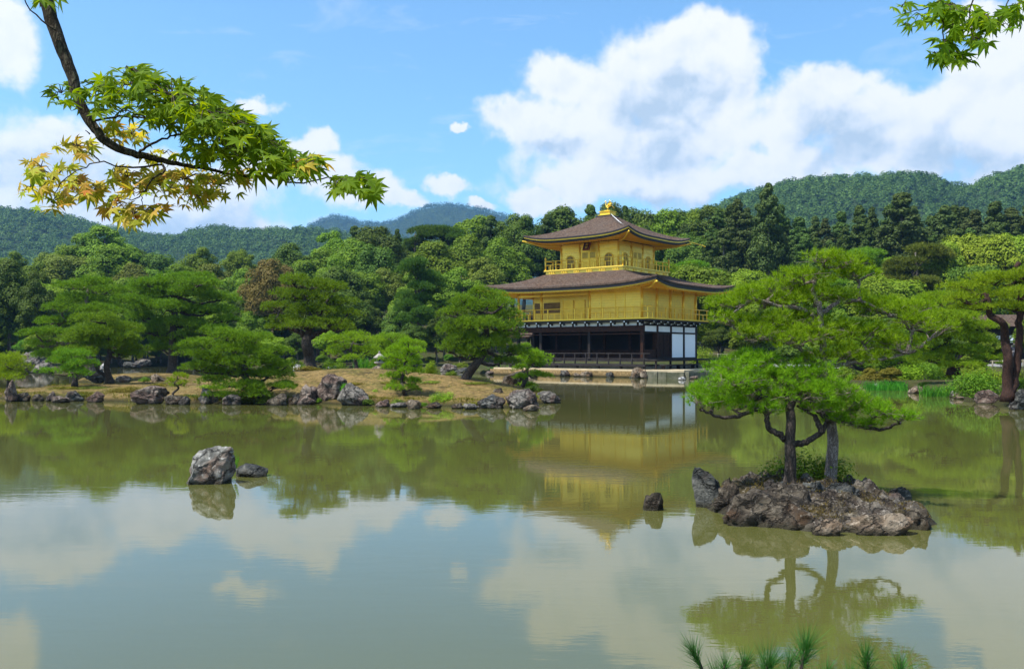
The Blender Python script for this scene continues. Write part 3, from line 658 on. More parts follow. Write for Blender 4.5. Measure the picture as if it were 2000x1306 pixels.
# recessed room behind the open veranda
yr = YF+2.15
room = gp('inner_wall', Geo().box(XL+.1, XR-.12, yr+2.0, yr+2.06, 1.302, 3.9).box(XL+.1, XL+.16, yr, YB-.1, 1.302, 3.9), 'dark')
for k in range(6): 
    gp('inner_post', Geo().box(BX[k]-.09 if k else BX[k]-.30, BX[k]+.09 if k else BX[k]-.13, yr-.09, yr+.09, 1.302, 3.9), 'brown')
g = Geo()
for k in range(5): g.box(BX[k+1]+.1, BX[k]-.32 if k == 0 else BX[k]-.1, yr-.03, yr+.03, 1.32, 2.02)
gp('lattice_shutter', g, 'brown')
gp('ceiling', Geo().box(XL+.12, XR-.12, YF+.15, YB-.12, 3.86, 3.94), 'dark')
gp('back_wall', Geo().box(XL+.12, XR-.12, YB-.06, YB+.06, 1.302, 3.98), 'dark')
# right side wall: lintels, plaster panels, doors
g = Geo().box(XR-.10, XR+.10, YF+.112, YB-.112, 3.28, 3.40).box(XR-.10, XR+.10, YF+.15, YB-.112, 3.83, 3.97).box(XR-.10, XR+.10, YF+.112, YB-.112, 1.302, 1.42)
gp('side_lintel', g, 'dark')
for k in range(4):
    y0, y1 = BY[k]+.115, BY[k+1]-.115
    gp('plaster_panel', Geo().box(XR-.03, XR+.05, y0, y1, 3.402, 3.828), 'plaster')
    if k >= 2: gp('white_wall_panel', Geo().box(XR-.03, XR+.05, y0, y1, 1.422, 3.278), 'paper')
    if k == 1:
        d = gp('double_door', Geo().box(XR-.05, XR+.03, y0, y1, 1.422, 3.278), 'brown')
        g = Geo(); w = (y1-y0)
        for q in range(9):
            yy = y0+w*(q+.5)/9; g.box(XR+.031, XR+.05, yy-.02, yy+.02, 1.5, 3.2)
        g.box(XR+.031, XR+.065, y0, y1, 1.43, 1.5).box(XR+.031, XR+.065, y0, y1, 3.2, 3.27).box(XR+.031, XR+.07, (y0+y1)/2-.04, (y0+y1)/2+.04, 1.502, 3.198)
        gp('door_frame', g, 'dark', d)
    if k == 0: gp('side_shutter', Geo().box(XR-.04, XR+.02, y0, y1, 1.422, 2.05), 'brown')
# bracket frieze under the balcony
g = Geo(); 
g.box(XL-.05, XR+.02, YF-.05, YF+.05, 3.842, 4.20); g.box(XR-.06, XR+.04, YF+.06, YB, 3.972, 4.20)
gp('plaster_frieze', g, 'plaster')
g = Geo(); tips = Geo()
def bracket(x, y, dx, dy):
    for (z, o1, o2) in ((3.98, .05, .36), (4.12, .05, .66)):
        x0, x1 = sorted((x+dx*o1, x+dx*o2)); y0, y1 = sorted((y+dy*o1, y+dy*o2)); w = .055
        g.box(x0-(w if dy else 0), x1+(w if dy else 0), y0-(w if dx else 0), y1+(w if dx else 0), z-.05, z+.05)
        e = .012; xt, yt = x+dx*(o2+e), y+dy*(o2+e)
        tips.box(min(xt, xt-dx*e)-(w if dy else 0), max(xt, xt-dx*e)+(w if dy else 0), min(yt, yt-dy*e)-(w if dx else 0), max(yt, yt-dy*e)+(w if dx else 0), z-.045, z+.045)
    if dy: g.box(x-.22, x+.22, y+dy*.36-.05, y+dy*.36+.05, 4.04, 4.07)
    else: g.box(x+dx*.36-.05, x+dx*.36+.05, y-.22, y+.22, 4.04, 4.07)
for k in range(11): bracket(XR-1.165*k, YF, 0, -1)
for k in range(8): bracket(XR, YF+.55+1.075*k, 1, 0)
for k in range(11):
    x = XR-1.165*k-.35; g.box(x-.07, x+.07, YF-.10, YF-.052, 3.842, 4.19)
for k in range(5): g.box(XR+.042, XR+.10, BY[k]-.07, BY[k]+.07, 3.972, 4.19)
g.box(XL-.1, XR+.1, YF-.42, YF-.36, 4.08, 4.16).box(XR+.36, XR+.42, YF-.36, YB, 4.08, 4.16)
br = gp('bracket_frieze', g, 'dark'); gp('white_bracket_tips', tips, 'plaster', br)

# --- second storey
B2 = (-6.55, 6.6, -4.95, 4.95)
gp('second_floor_frame', Geo().box(B2[0]+.06, B2[1]-.06, B2[2]+.06, B2[3]-.06, 4.202, 4.30), 'eave')
b2 = gp('second_balcony_deck', Geo().box(*B2, 4.302, 4.40), 'gold')
rail('balcony_railing', [(B2[0]+.12, B2[3]-.1), (B2[0]+.12, B2[2]+.12), (B2[1]-.12, B2[2]+.12), (B2[1]-.12, B2[3]-.1)], 4.402, 5.22, 4.86, 'gold', 1.35, b2, short=True, rr=.032, ext=.32)
z2 = 6.75
gp('upper_wall', Geo().box(BX[2], XR, YF, YF+.12, 4.402, z2).box(XR-.12, XR, YF+.122, YB, 4.402, z2).box(BX[2], BX[2]+.12, YF+.122, -3.1, 4.402, z2).box(-5.25, BX[2], -3.1, -2.98, 4.402, z2)
   .box(-5.25, -5.13, -2.978, YB, 4.402, z2).box(-5.128, XR-.122, YB-.12, YB, 4.402, z2), 'goldwall')
for x in (BX[0], BX[2], BX[3], BX[4], BX[5]):
    rr = .11 if x != BX[3] else .0
    if rr: gp('upper_post', Geo().tube([(x-(.0 if x < XR else .03), YF+(.03 if x < XR else .0), 4.402), (x-(.0 if x < XR else .03), YF+(.03 if x < XR else 0), z2)], rr, 12), 'gold', smooth=True)
for y in BY[1:]:
    gp('upper_post', Geo().tube([(XR+.03, y, 4.402), (XR+.03, y, z2)], .11, 12), 'gold', smooth=True)
    gp('upper_post', Geo().tube([(XL, y, 4.402), (XL, y, z2)], .11, 12), 'gold', smooth=True)
g = Geo().box(XL-.06, XR+.04, YF-.05, YF-.003, 6.28, 6.42).box(XR+.003, XR+.05, YF, YB, 6.28, 6.42).box(XL-.05, XL+.07, YF+.01, YB, 6.28, 6.42).box(XL+.1, BX[2]-.12, YF, YF+.12, 6.30, 6.44)
for x in (BX[0]-1.5, BX[1], BX[1]-1.3): g.box(x-.035, x+.035, YF-.03, YF-.002, 4.45, 6.28)
gp('tie_beam', g, 'gold')
def lattice(name, x0, x1, z0, z1, y, parent, n, m, mat='lattice'):
    o = gp(name, Geo().box(x0, x1, y-.012, y-.002, z0, z1), 'pane', parent); g = Geo()
    for k in range(n+1): x = x0+(x1-x0)*k/n; g.box(x-.014, x+.014, y-.03, y-.013, z0, z1)
    for k in range(m+1): z = z0+(z1-z0)*k/m; g.box(x0, x1, y-.044, y-.031, z-.014, z+.014)
    gp('window_lattice', g, mat, o); return o
lattice('lattice_window', -5.15, -4.55, 5.05, 5.85, -3.1, pav, 6, 9)
lattice('lattice_window', -4.2, -2.6, 5.05, 5.85, -3.1, pav, 14, 9)
lattice('lattice_window', .15, .95, 5.05, 5.95, -3.1, pav, 7, 9)
for x0, x1 in ((-2.3, -1.25), (-1.2, -.15)):
    d = gp('sliding_door', Geo().box(x0, x1, -3.15, -3.102, 4.45, 6.0), 'gold')
    gp('door_frame', Geo().box(x0, x0+.06, -3.18, -3.152, 4.45, 6.0).box(x1-.06, x1, -3.18, -3.152, 4.45, 6.0).box(x0+.062, x1-.062, -3.18, -3.152, 5.2, 5.26), 'gold', d)

# --- curved bark roofs
def roof_surface(ho, zi, ze, up, hi, nx=41, nt=15, off=0.0, p=3.8, conc=1.35, t1=1.0):
    """four curved slopes from the eave rectangle (half sizes ho) up to the inner rectangle hi"""
    out = []; s = np.linspace(-1, 1, nx)[:, None]; t = np.linspace(0, t1, nt)[None]
    lift = up*np.abs(s)**p*(1-t)**2.2
    z = ze+(zi-ze)*t**conc+lift-off
    for k in range(4):
        a, b = (ho[0], ho[1]) if k % 2 == 0 else (ho[1], ho[0]); c, d = (hi[0], hi[1]) if k % 2 == 0 else (hi[1], hi[0])
        fl = 1+.022*np.abs(s)**4*(1-t)
        x = s*((a+(c-a)*t))*fl; y = -(b+(d-b)*t)*fl
        th = k*PI/2; G = np.stack([x*math.cos(th)-y*math.sin(th), x*math.sin(th)+y*math.cos(th), z+0*x], -1); out.append(G)
    return out
def make_roof(name, ho, zi, ze, up, hi, wall, zw, golden_edge):
    g = Geo(); top = roof_surface(ho, zi, ze, up, hi)
    for G in top: g.grid(G)
    rf = gp(name, g, 'thatch', smooth=True)
    def band(z0, z1, inset, mat, nm):
        gg = Geo()
        for G in top:
            e = G[:, 0]; c = e*np.array([1-inset/ho[0], 1-inset/ho[0], 1]); c[:, :2] = e[:, :2]-inset*np.sign(e[:, :2])*np.minimum(1, np.abs(e[:, :2])/np.abs(e[:, :2]).max(0))
            gg.grid(np.stack([c+(0, 0, -z0), c+(0, 0, -z1)], 1))
            c2 = c.copy(); c2[:, :2] -= .25*np.sign(c[:, :2])*np.minimum(1, np.abs(c[:, :2])/np.abs(c[:, :2]).max(0))
            gg.grid(np.stack([c+(0, 0, -z1), c2+(0, 0, -z1)], 1))
        gp(nm, gg, mat, rf, True)
    if golden_edge:
        band(0, .12, 0, 'eave', 'thatch_edge'); band(.12, .20, .05, 'gold', 'gilt_fascia'); band(.20, .36, .12, 'eave', 'under_edge')
    else:
        band(0, .13, 0, 'thatch', 'thatch_edge'); band(.13, .34, .06, 'eave', 'under_edge'); band(.34, .42, .16, 'gold', 'gilt_fascia')
    # gilded soffit and rafters
    sof = Geo(); raf = Geo(); lo = .37 if golden_edge else .42
    ho2 = (ho[0]-.22, ho[1]-.22)
    S2 = roof_surface(ho2, zw, ze-lo, up*.95, wall, off=0, conc=.9)
    for G in S2: sof.grid(G)
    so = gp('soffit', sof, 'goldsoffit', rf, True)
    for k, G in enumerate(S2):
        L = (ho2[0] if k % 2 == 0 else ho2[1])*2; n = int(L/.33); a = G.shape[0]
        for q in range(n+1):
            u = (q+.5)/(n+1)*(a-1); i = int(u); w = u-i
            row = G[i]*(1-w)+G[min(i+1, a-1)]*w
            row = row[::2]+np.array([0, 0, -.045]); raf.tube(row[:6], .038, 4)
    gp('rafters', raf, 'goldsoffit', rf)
    cg = Geo()
    for sx in (-1, 1):
        for sy in (-1, 1):
            a = np.array([sx*ho[0]*1.0, sy*ho[1]*1.0, ze+up*.9-lo-.08]); b = np.array([sx*wall[0], sy*wall[1], zw-.12]); m = a*.55+b*.45; m[2] -= up*.42
            cg.tube(resample([a*np.array([1.03, 1.03, 1])+(0, 0, .02), a, m, b], 4), [.05]*1+[.075]*12, 6)
    gp('corner_rafter', cg, 'gold', rf, True)
    return rf
r2 = make_roof('lower_roof', (8.05, 6.5), 8.12, 6.90, .46, (3.7, 3.7), (5.6, 4.2), 6.80, False)
g = Geo()
for k in range(19): g.box(-5.9+k*.645-.03, -5.9+k*.645+.03, YF-1.05, YF-.95, 6.50, 6.60)
for k in range(14): g.box(XR+.95, XR+1.05, YF+k*.66-.03, YF+k*.66+.03, 6.50, 6.60)
gp('beam_ends', g, 'gold', r2)

# --- third storey
L3 = 3.75; W3 = 2.75
b3 = gp('third_balcony_deck', Geo().box(-L3, L3, -L3, L3, 8.38, 8.46).box(-L3+.12, L3-.12, -L3+.12, L3-.12, 7.95, 8.378).box(-L3-.3, L3+.3, -L3+.3, -L3+.36, 8.36, 8.378+.0), 'goldwall')
g = Geo()
for k in range(6):
    x = -3+k*1.2
    for dx, w in ((-.2, .05), (0, .07), (.2, .05)): g.box(x+dx-w, x+dx+w, -L3+.04, -L3+.118, 8.2, 8.3); g.box(L3-.118, L3-.04, x+dx-w, x+dx+w, 8.2, 8.3)
    g.box(x-.3, x+.3, -L3+.06, -L3+.118, 8.12, 8.17); g.box(L3-.118, L3-.06, x-.3, x+.3, 8.12, 8.17)
gp('balcony_brackets', g, 'gold', b3)
R3 = L3-.1
rail('balcony_railing', [(-R3, R3), (-R3, -R3), (R3, -R3), (R3, R3)], 8.462, 9.18, 8.88, 'gold', 1.0, b3, short=True, rr=.033)
for x, y in ((-R3, -R3), (R3, -R3), (R3, R3), (-R3, R3)):
    g = Geo().tube([(x, y, 8.462), (x, y, 9.28)], .07, 10).tube([(x, y, 9.28), (x, y, 9.32), (x, y, 9.38), (x, y, 9.46), (x, y, 9.56)], [.05, .08, .085, .05, .008], 10)
    gp('finial_post', g, 'gold', b3, True)
z3 = 10.55
gp('top_wall', Geo().box(-W3, W3, -W3, -W3+.12, 8.462, z3).box(W3-.12, W3, -W3+.122, W3, 8.462, z3).box(-W3, -W3+.12, -W3+.122, W3, 8.462, z3).box(-W3+.122, W3-.122, W3-.12, W3, 8.462, z3), 'goldwall')
for s_, (ax) in enumerate(('x', 'y')):
    for q in (-W3, -W3/3, W3/3, W3):
        if s_ == 0: gp('top_post', Geo().tube([(q*.985, -W3, 8.462), (q*.985, -W3, z3)], .09, 12), 'gold', smooth=True)
        elif q != -W3: gp('top_post', Geo().tube([(W3, q*.985, 8.462), (W3, q*.985, z3)], .09, 12), 'gold', smooth=True)
gp('top_tie_beam', Geo().box(-W3, W3, -W3-.05, -W3-.002, 9.92, 10.02).box(-W3, W3, -W3-.06, -W3-.002, 10.28, 10.4).box(W3+.002, W3+.05, -W3, W3, 9.92, 10.02).box(W3+.002, W3+.06, -W3, W3, 10.28, 10.4), 'gold')
def bell_window(side, c):
    """flame-headed window: pane, gilt frame, glazing bars"""
    w, h, z0 = .36, .98, 8.62
    u = np.array([-1,-1,-.97,-.9,-.75,-.5,-.22,0,.22,.5,.75,.9,.97,1,1]); v = np.array([0,.5,.68,.78,.86,.92,.955,1,.955,.92,.86,.78,.68,.5,0])
    def tr(a, d, z):
        return (c+a, -W3-d, z) if side == 'f' else (W3+d, c+a, z)
    V = [tr(a*w, .02, z0+b*h) for a, b in zip(u, v)]
    g = Geo(); V.append(tr(0, .02, z0)); g.add(V, [(i, i+1, len(V)-1) for i in range(len(V)-2)]); o = gp('bell_window', g, 'pane')
    g = Geo().tube([tr(a*w*1.08, .03, z0+b*h*1.04) for a, b in zip(u, v)], .035, 6); gp('window_frame', g, 'gold', o, True)
    g = Geo()
    for a in (-.66, -.33, .33, .66):
        g.tube([tr(a*w, .035, z0), tr(a*w, .035, z0+h*(1-.13*abs(a)*1.3))], .009, 4)
    g.tube([tr(0, .035, z0), tr(0, .035, z0+h)], .022, 4)
    for b in np.linspace(.12, .8, 6): g.tube([tr(-w, .035, z0+b*h), tr(w, .035, z0+b*h)], .009, 4)
    gp('glazing_bars', g, 'gold', o)
bell_window('f', -1.83); bell_window('f', 1.83); bell_window('s', -1.83); bell_window('s', 1.83)
for side in 'fs':
    for sgn in (-1, 1):
        def bx(g, a0, a1, d0, d1, z0, z1):
            a0, a1 = sorted((sgn*a0, sgn*a1))
            return g.box(a0, a1, -W3-d1, -W3-d0, z0, z1) if side == 'f' else g.box(W3+d0, W3+d1, a0, a1, z0, z1)
        d = gp('panelled_door', bx(Geo(), .01, .72, .005, .03, 8.5, 9.88), 'gold')
        g = Geo(); bx(g, .01, .08, .032, .06, 8.5, 9.88); bx(g, .65, .72, .032, .06, 8.5, 9.88); bx(g, .08, .65, .032, .055, 9.2, 9.28); bx(g, .08, .65, .032, .055, 9.8, 9.88); bx(g, .08, .65, .032, .055, 8.5, 8.58)
        gp('door_frame', g, 'gold', d)
        g = Geo(); bx(g, .09, .64, .006, .032, 9.3, 9.78); gp('door_grille', g, 'pane', d)
        g = Geo()
        for q in range(6): a = .12+q*.1; bx(g, a-.012, a+.012, .034, .05, 9.29, 9.79)
        for q in range(5): bx(g, .09, .64, .051, .062, 9.34+q*.1-.008, 9.34+q*.1+.008)
        gp('grille_bars', g, 'gold', d)
# name plaque under the top eave
g = Geo().box(-.24, .24, -.04, .04, -.38, .38)
pl = gp('plaque', g, 'dark'); pl.location = (.1, -W3-.45, 10.32); pl.rotation_euler = (R_(-22), 0, 0)
M['red'] = pm('red_brown_lacquer', (.22, .05, .02), .5)
gp('plaque_frame', Geo().box(-.30, -.242, -.07, .07, -.46, .46).box(.242, .30, -.07, .07, -.46, .46).box(-.24, .24, -.07, .07, .382, .46).box(-.24, .24, -.07, .07, -.46, -.382), 'red', pl)
g = Geo()
for cz in (.24, 0, -.24):                      # three gilt characters
    g.box(-.13, .13, -.058, -.045, cz+.05, cz+.075).box(-.1, .1, -.058, -.045, cz-.01, cz+.01).box(-.09, -.065, -.058, -.045, cz-.09, cz-.012).box(.065, .09, -.058, -.045, cz-.09, cz-.012).box(-.012, .012, -.058, -.045, cz-.08, cz+.045)
gp('plaque_characters', g, 'gold', pl)
r3 = make_roof('upper_roof', (4.85, 4.85), 12.92, 10.86, .42, (.62, .62), (2.7, 2.7), 10.62, True)
gp('roof_cap', Geo().box(-.68, .68, -.68, .68, 12.80, 12.99), 'eave', r3)
g = Geo().tube(resample([(.5, -.35, 13.0), (2.0, -1.0, 11.95), (3.3, -1.75, 11.3), (3.9, -2.1, 11.12)], 5)+np.array([0, 0, .10]), .022, 5)
gp('lightning_cable', g, 'plaster', r3)
g = Geo().tube([(4.85, 4.85, 11.0), (5.6, 5.9, 10.72)], .03, 5).tube([(5.6, 5.9, 10.72), (5.75, 6.1, 10.62)], .05, 5)
gp('eave_hook', g, 'gold', r3)
ped = gp('finial_pedestal', Geo().box(-.58, .58, -.58, .58, 12.992, 13.06).box(-.47, .47, -.47, .47, 13.062, 13.30).box(-.54, .54, -.54, .54, 13.302, 13.36).box(-.2, .2, -.2, .2, 13.362, 13.46), 'gold', r3)
# gilded phoenix facing left
M['goldb'] = gold_mat('bright_gold', (.95, .66, .12), rough=.25, metal=.8)
ph = bpy.data.objects.new('phoenix', None); C.objects.link(ph); ph.parent = pav; ph.location = (0, 0, 13.46); ph.rotation_euler = (0, 0, R_(20)); ph.scale = (1, 1, .93)
g = Geo().ell((0, 0, .36), (.17, .10, .13)).tube(resample([(-.10, 0, .40), (-.17, 0, .52), (-.13, 0, .66), (-.15, 0, .76)], 5), [.085, .08, .075, .07, .065, .06, .055, .052, .05, .045, .045, .045, .045, .045, .045, .04], 8)
g.ell((-.17, 0, .79), (.065, .045, .05)).tube([(-.22, 0, .79), (-.29, 0, .765)], [.02, .004], 6).tube([(-.16, 0, .83), (-.12, 0, .92), (-.06, 0, .93)], [.015, .012, .004], 5)
part('body', g, M['goldb'], ph, True)
for s_ in (-1, 1):
    g = Geo()
    for k in range(6):
        a = k/5; g.tube([(.0+.05*a, s_*.08, .42), (.16+.1*a, s_*(.16+.03*a), .62+.1*(1-a)), (.22+.22*a, s_*(.2+.1*a), .92-.42*a)], [.035, .03, .006], 5)
    part('wing', g, M['goldb'], ph, True)
g = Geo()
for k in range(5):
    a = (k-2)/2; g.tube(resample([(.12, .03*a, .36), (.30, .08*a, .42), (.44, .14*a, .34-.05*abs(a)), (.55, .17*a, .20)], 3), np.linspace(.03, .008, 10), 5)
part('tail', g, M['goldb'], ph, True)
for s_ in (-1, 1):
    part('leg', Geo().tube([(0, s_*.06, .28), (.02, s_*.06, .14), (-.01, s_*.06, 0)], [.035, .02, .02], 6).tube([(-.01, s_*.06, .01), (-.09, s_*.06, .01)], [.02, .006], 5), M['goldb'], ph, True)

# --- fishing annex on the left, dark timber with a bark roof
an = gp('annex_deck', Geo().box(-10.2, -6.45, -.4, 2.6, 1.0, 1.12).box(-10.3, XL-1.9, -5.2, -4.4, .86, .96), 'grwood')
for x in (-10.0, -7.6):
    for y in (-.2, 2.4): gp('annex_post', Geo().box(x-.09, x+.09, y-.09, y+.09, -.3, 3.3), 'dark')
g = Geo()
yy = np.array([-1.2, -.5, .3, 1.1, 1.9, 2.7, 3.4]); zz = np.array([3.15, 3.3, 3.62, 4.15, 3.62, 3.3, 3.15])
for dz in (0, -.12): g.grid(np.stack([np.stack([np.full(7, x), yy, zz+dz], -1) for x in (-10.8, -6.1)]))
gp('annex_roof', g, 'thatch', smooth=True)
gp('annex_railing', Geo().box(-10.1, -6.5, -.35, -.29, 1.6, 1.66).box(-10.1, -6.5, -.35, -.29, 1.3, 1.34).box(-10.1, -6.5, 2.3, 2.36, 1.12, 2.4), 'dark', an)

# ------------------------------------------------------------------ pines
def needles(cent, ax, k, L, w, spread, r):
    n = len(cent); c = np.repeat(cent, k, 0); a = np.repeat(ax, k, 0)
    d = unit(a+spread*r.normal(size=(n*k, 3))); s = unit(np.cross(d, r.normal(size=(n*k, 3))))*w/2
    l = (L*r.uniform(.7, 1.15, n*k))[:, None]
    V = np.stack([c-s, c+s, c+d*l*.6+s*.9, c+d*l, c+d*l*.6-s*.9], 1) if w*L > 1e-2 else np.stack([c-s, c+s, c+d*l], 1)
    return V.reshape(-1, 3), np.arange(V.shape[0]*V.shape[1]).reshape(-1, V.shape[1])
def pad_tufts(c, rx, ry, rz, dens, r, lump=7, under=.12):
    """tuft positions over a lumpy cloud-pruned pad: a flat heap of domes"""
    area = PI*rx*ry; n = max(8, int(area*dens))
    K = max(3, int(lump)); th = r.uniform(0, 2*PI, K); q = np.sqrt(r.uniform(0, 1, K))
    sub = np.stack([np.cos(th)*q*rx*.85, np.sin(th)*q*ry*.85, r.uniform(-.35, .35, K)*rz], -1); sr = r.uniform(.9, 1.5, K)/math.sqrt(K)+.06
    i = r.integers(0, K, n); d = sph(n, r); d[:, 2] = np.abs(d[:, 2])
    m = r.uniform(size=n) < under; d[m, 2] *= -.5
    rad = r.uniform(.72, 1.06, n)[:, None]
    Pn = sub[i]+d*rad*np.stack([sr[i]*rx, sr[i]*ry, np.minimum(rz*.9, sr[i]*rx*1.1)], -1)
    Pn[:, 2] -= rz*.5*((Pn[:, 0]/rx)**2+(Pn[:, 1]/ry)**2)*.6
    ax = unit(d*np.array([.8, .8, .6])+np.array([0, 0, .62]))
    return c+Pn, ax, c+sub
def make_pine(label, trunk, pads, D, mat='n_mid', bark='bark', tr=(.2, .08), dens=260, L=.13, w=.013, k=9, spread=.55, twigs=4, seed=0,
              limbs=None, depth=None, twig_mat=None, dd=None, name='pine_tree', group=None, lumpf=1.0, limb_r=None):
    """trunk and pads are read off the photograph at distance D, then given real depth"""
    r = np.random.default_rng(900+seed); kk = D/F
    tp = np.array([P(x, y, D) for x, y in trunk]); base = tp[0].copy()
    tp[1:, 1] += r.normal(0, .04*D/10, len(tp)-1)
    e = empty(name, base, label, 'pine tree' if name == 'pine_tree' else 'tree', group=group)
    tp = tp-base; tc = resample(tp, 6); tt = np.linspace(0, 1, len(tc)); rad = tr[0]*(1-tt)+tr[1]*tt; rad[0] *= 1.35; rad[1] *= 1.12
    if tc[0][2] > -.25: tc = np.vstack([tc[0]-(0, 0, .25), tc]); rad = np.concatenate([[rad[0]*1.15], rad])
    part('trunk', Geo().tube(tc, rad, 12), M[bark], e, True)
    g = Geo(); lg = Geo(); tg = Geo(); lf = []
    for l in (limbs or []):
        lp = np.array([P(x, y, D) for x, y in l])-base; s = np.linspace(-.5, 1, len(lp)); lp[:, 1] += np.linspace(0, r.uniform(-.25, .25)*len(lp)*.1*D/10, len(lp))
        lc = resample(lp, 6, .006*D/10, r); rr = np.linspace(*(limb_r or (tr[0]*.55, tr[0]*.16)), len(lc)); lg.tube(lc, rr, 8); lf.append(lc)
    pool = np.vstack([tc]+lf)
    for j, pd in enumerate(pads):
        x, y, rx, ry = pd[:4]
        if D > 20: rx *= 1.03; ry *= 1.05
        off = pd[4] if len(pd) > 4 else r.uniform(-.55, .55)*(depth if depth is not None else 1)*max(60, rx)*kk
        c = P(x, y, D)-base; c[1] += off; RX = rx*kk; RY = RX*r.uniform(.75, 1.0); RZ = ry*kk
        cen, ax, sub = pad_tufts(c, RX, RY, RZ, dens, r, max(6, min(30, lumpf*RX*RY*22/(L/.13)**1.2)) if L > .1 else 20)
        g.add(*needles(cen, ax, k, L, w, spread, r))
        # limb from the nearest lower point of the trunk, then forks below the pad
        low = pool[pool[:, 2] < c[2]+RZ*.2]; low = low if len(low) else pool[:1]
        dist = np.linalg.norm((low-c)*np.array([1, 1, 1.6]), axis=1); s = low[np.argmin(dist)]
        tgt = c-(0, 0, RZ*.55); mid = s*.5+tgt*.5+np.array([0, 0, -.12*np.hypot(*(tgt-s)[:2])])+r.normal(0, .03*kk*60, 3)
        ln = np.linalg.norm(tgt-s)
        if ln > .05:
            bt = resample([s, mid, tgt], 6, .012*ln, r); b0 = min(tr[0]*.42, .25*tr[0]+.035*ln); lg.tube(bt, np.linspace(b0, b0*.35, len(bt)), 6, False)
        for q in range(twigs if isinstance(twigs, int) else 0):
            if q < len(sub):
                s1 = tgt+(s-tgt)*r.uniform(0, .35); e1 = sub[q]+(0, 0, RZ*.1); m1 = (s1+e1)/2+r.normal(0, .08*RX, 3)
                tg.tube(resample([s1, m1, e1], 4), np.linspace(b0*.3 if ln > .05 else .01, .004*D/12, 9), 4, False)
                if L < .1:
                    for _ in range(5):
                        e2 = e1+r.normal(0, .33, 3)*np.array([RX, RY, RZ*.7]); s2 = s1+(e1-s1)*r.uniform(.2, .9); tg.tube([s2, (s2+e2)/2+r.normal(0, .03, 3), e2], [.004, .003, .0018], 3, False)
    if tg.v and not twig_mat:
        lg.f += [f+lg.n for f in tg.f]; lg.v += tg.v; lg.n += tg.n; tg = Geo()
    if lg.v: part('limbs', lg, M[bark], e, True)
    if tg.v: part('twigs', tg, M[twig_mat or bark], e, True)
    part('crown', g, M[mat], e)
    return e

# two pines on the near islet
make_pine('front pine with a dark trunk on the near islet, crown spreading low', [(1543,944),(1542,900),(1541,860),(1544,820),(1542,780),(1535,745)],
  [(1475,722,78,30),(1400,768,58,24,.1),(1440,745,60,26),(1372,782,36,16),(1470,772,62,26),(1540,738,70,32),(1598,728,58,28),(1560,772,66,28),(1620,758,52,26),(1655,790,56,22),(1705,800,46,18),(1745,812,36,14),(1640,818,40,14),
   (1505,700,50,18,.5),(1430,790,50,16),(1600,796,46,18),(1690,830,36,10),(1500,800,40,14),(1420,725,40,18,.3)],
  11.1, 'n_near', 'barkd', (.078, .048), dens=400, L=.094, w=.0055, k=20, spread=.6, twigs=6, seed=1, depth=.75, twig_mat='twig',
  limbs=[[(1542,868),(1522,848),(1500,834),(1492,806),(1470,800),(1435,812),(1400,812),(1365,798)],[(1545,866),(1575,862),(1605,845),(1622,822),(1660,822),(1700,836),(1735,838),(1765,826)],
         [(1492,806),(1500,790),(1478,760),(1440,745)],[(1620,822),(1590,795),(1570,770)],[(1541,800),(1560,770),(1600,745)],[(1605,845),(1592,812),(1560,792)]], limb_r=(.045, .016), lumpf=1.0)
make_pine('taller pine behind with a pale scaly trunk on the near islet', [(1621,948),(1625,900),(1627,860),(1622,810),(1614,760),(1609,710),(1606,675),(1600,630),(1592,590)],
  [(1640,515,58,18),(1600,505,40,14),(1685,535,48,16),(1570,545,62,20),(1500,585,66,22),(1435,590,50,20),(1425,625,44,16),(1520,560,44,16),(1800,600,44,16),(1820,640,40,14),(1545,585,60,22),(1460,570,40,14),(1600,570,60,22),(1660,580,60,22),(1730,600,62,22),(1780,625,44,18),
   (1500,640,60,24),(1560,660,66,26),(1470,655,44,18),(1620,640,70,26),(1690,650,66,24),(1750,672,52,20),(1640,690,56,20),(1700,700,52,16),(1590,700,36,12),(1540,625,60,20)],
  11.4, 'n_near', 'bark2', (.082, .032), dens=380, L=.094, w=.0055, k=20, spread=.6, twigs=6, seed=2, depth=.8, twig_mat='twig',
  limbs=[[(1608,700),(1580,690),(1540,668),(1500,662),(1465,668)],[(1610,705),(1640,712),(1680,705),(1730,700),(1770,690)],[(1600,625),(1570,605),(1520,598),(1470,585),(1430,612)],[(1598,620),(1640,590),(1690,590),(1740,612)],[(1594,600),(1590,560),(1600,530),(1640,520)]], limb_r=(.035, .012))
# leafy shrub between the two trunks
def leaf_bush(label, c, rx, ry, rz, n, ln, mat, seed, name='shrub', stems=7, wd=.5, clumps=0, upb=.5, group=None, stem='barkd', cat='shrub'):
    r = np.random.default_rng(seed); e = empty(name, c, label, cat, group=group); sg = Geo(); K = clumps or 9
    cc = sph(K, r)*r.uniform(.35, .78, (K, 1)); cc[:, 2] = np.abs(cc[:, 2])*.9+.12; cc *= (rx, ry, rz)
    for j in range(min(K, stems)): sg.tube(resample([(0, 0, -.1), cc[j]*.5+r.normal(0, .05*rx, 3)*(1, 1, 0), cc[j]], 4), np.linspace(.02*rz+.008, .005, 9), 5, False)
    part('stems', sg, M[stem], e, True)
    i = r.integers(0, K, n); d = sph(n, r); cen = cc[i]+d*np.array([rx, ry, rz])*r.uniform(.18, .42, (n, 1)); cen[:, 2] = np.maximum(cen[:, 2], .02)
    part('crown', Geo().add(*leaves(cen, d+np.array([0, 0, upb])+.5*sph(n, r), ln, ln*wd, r)), M[mat], e); return e
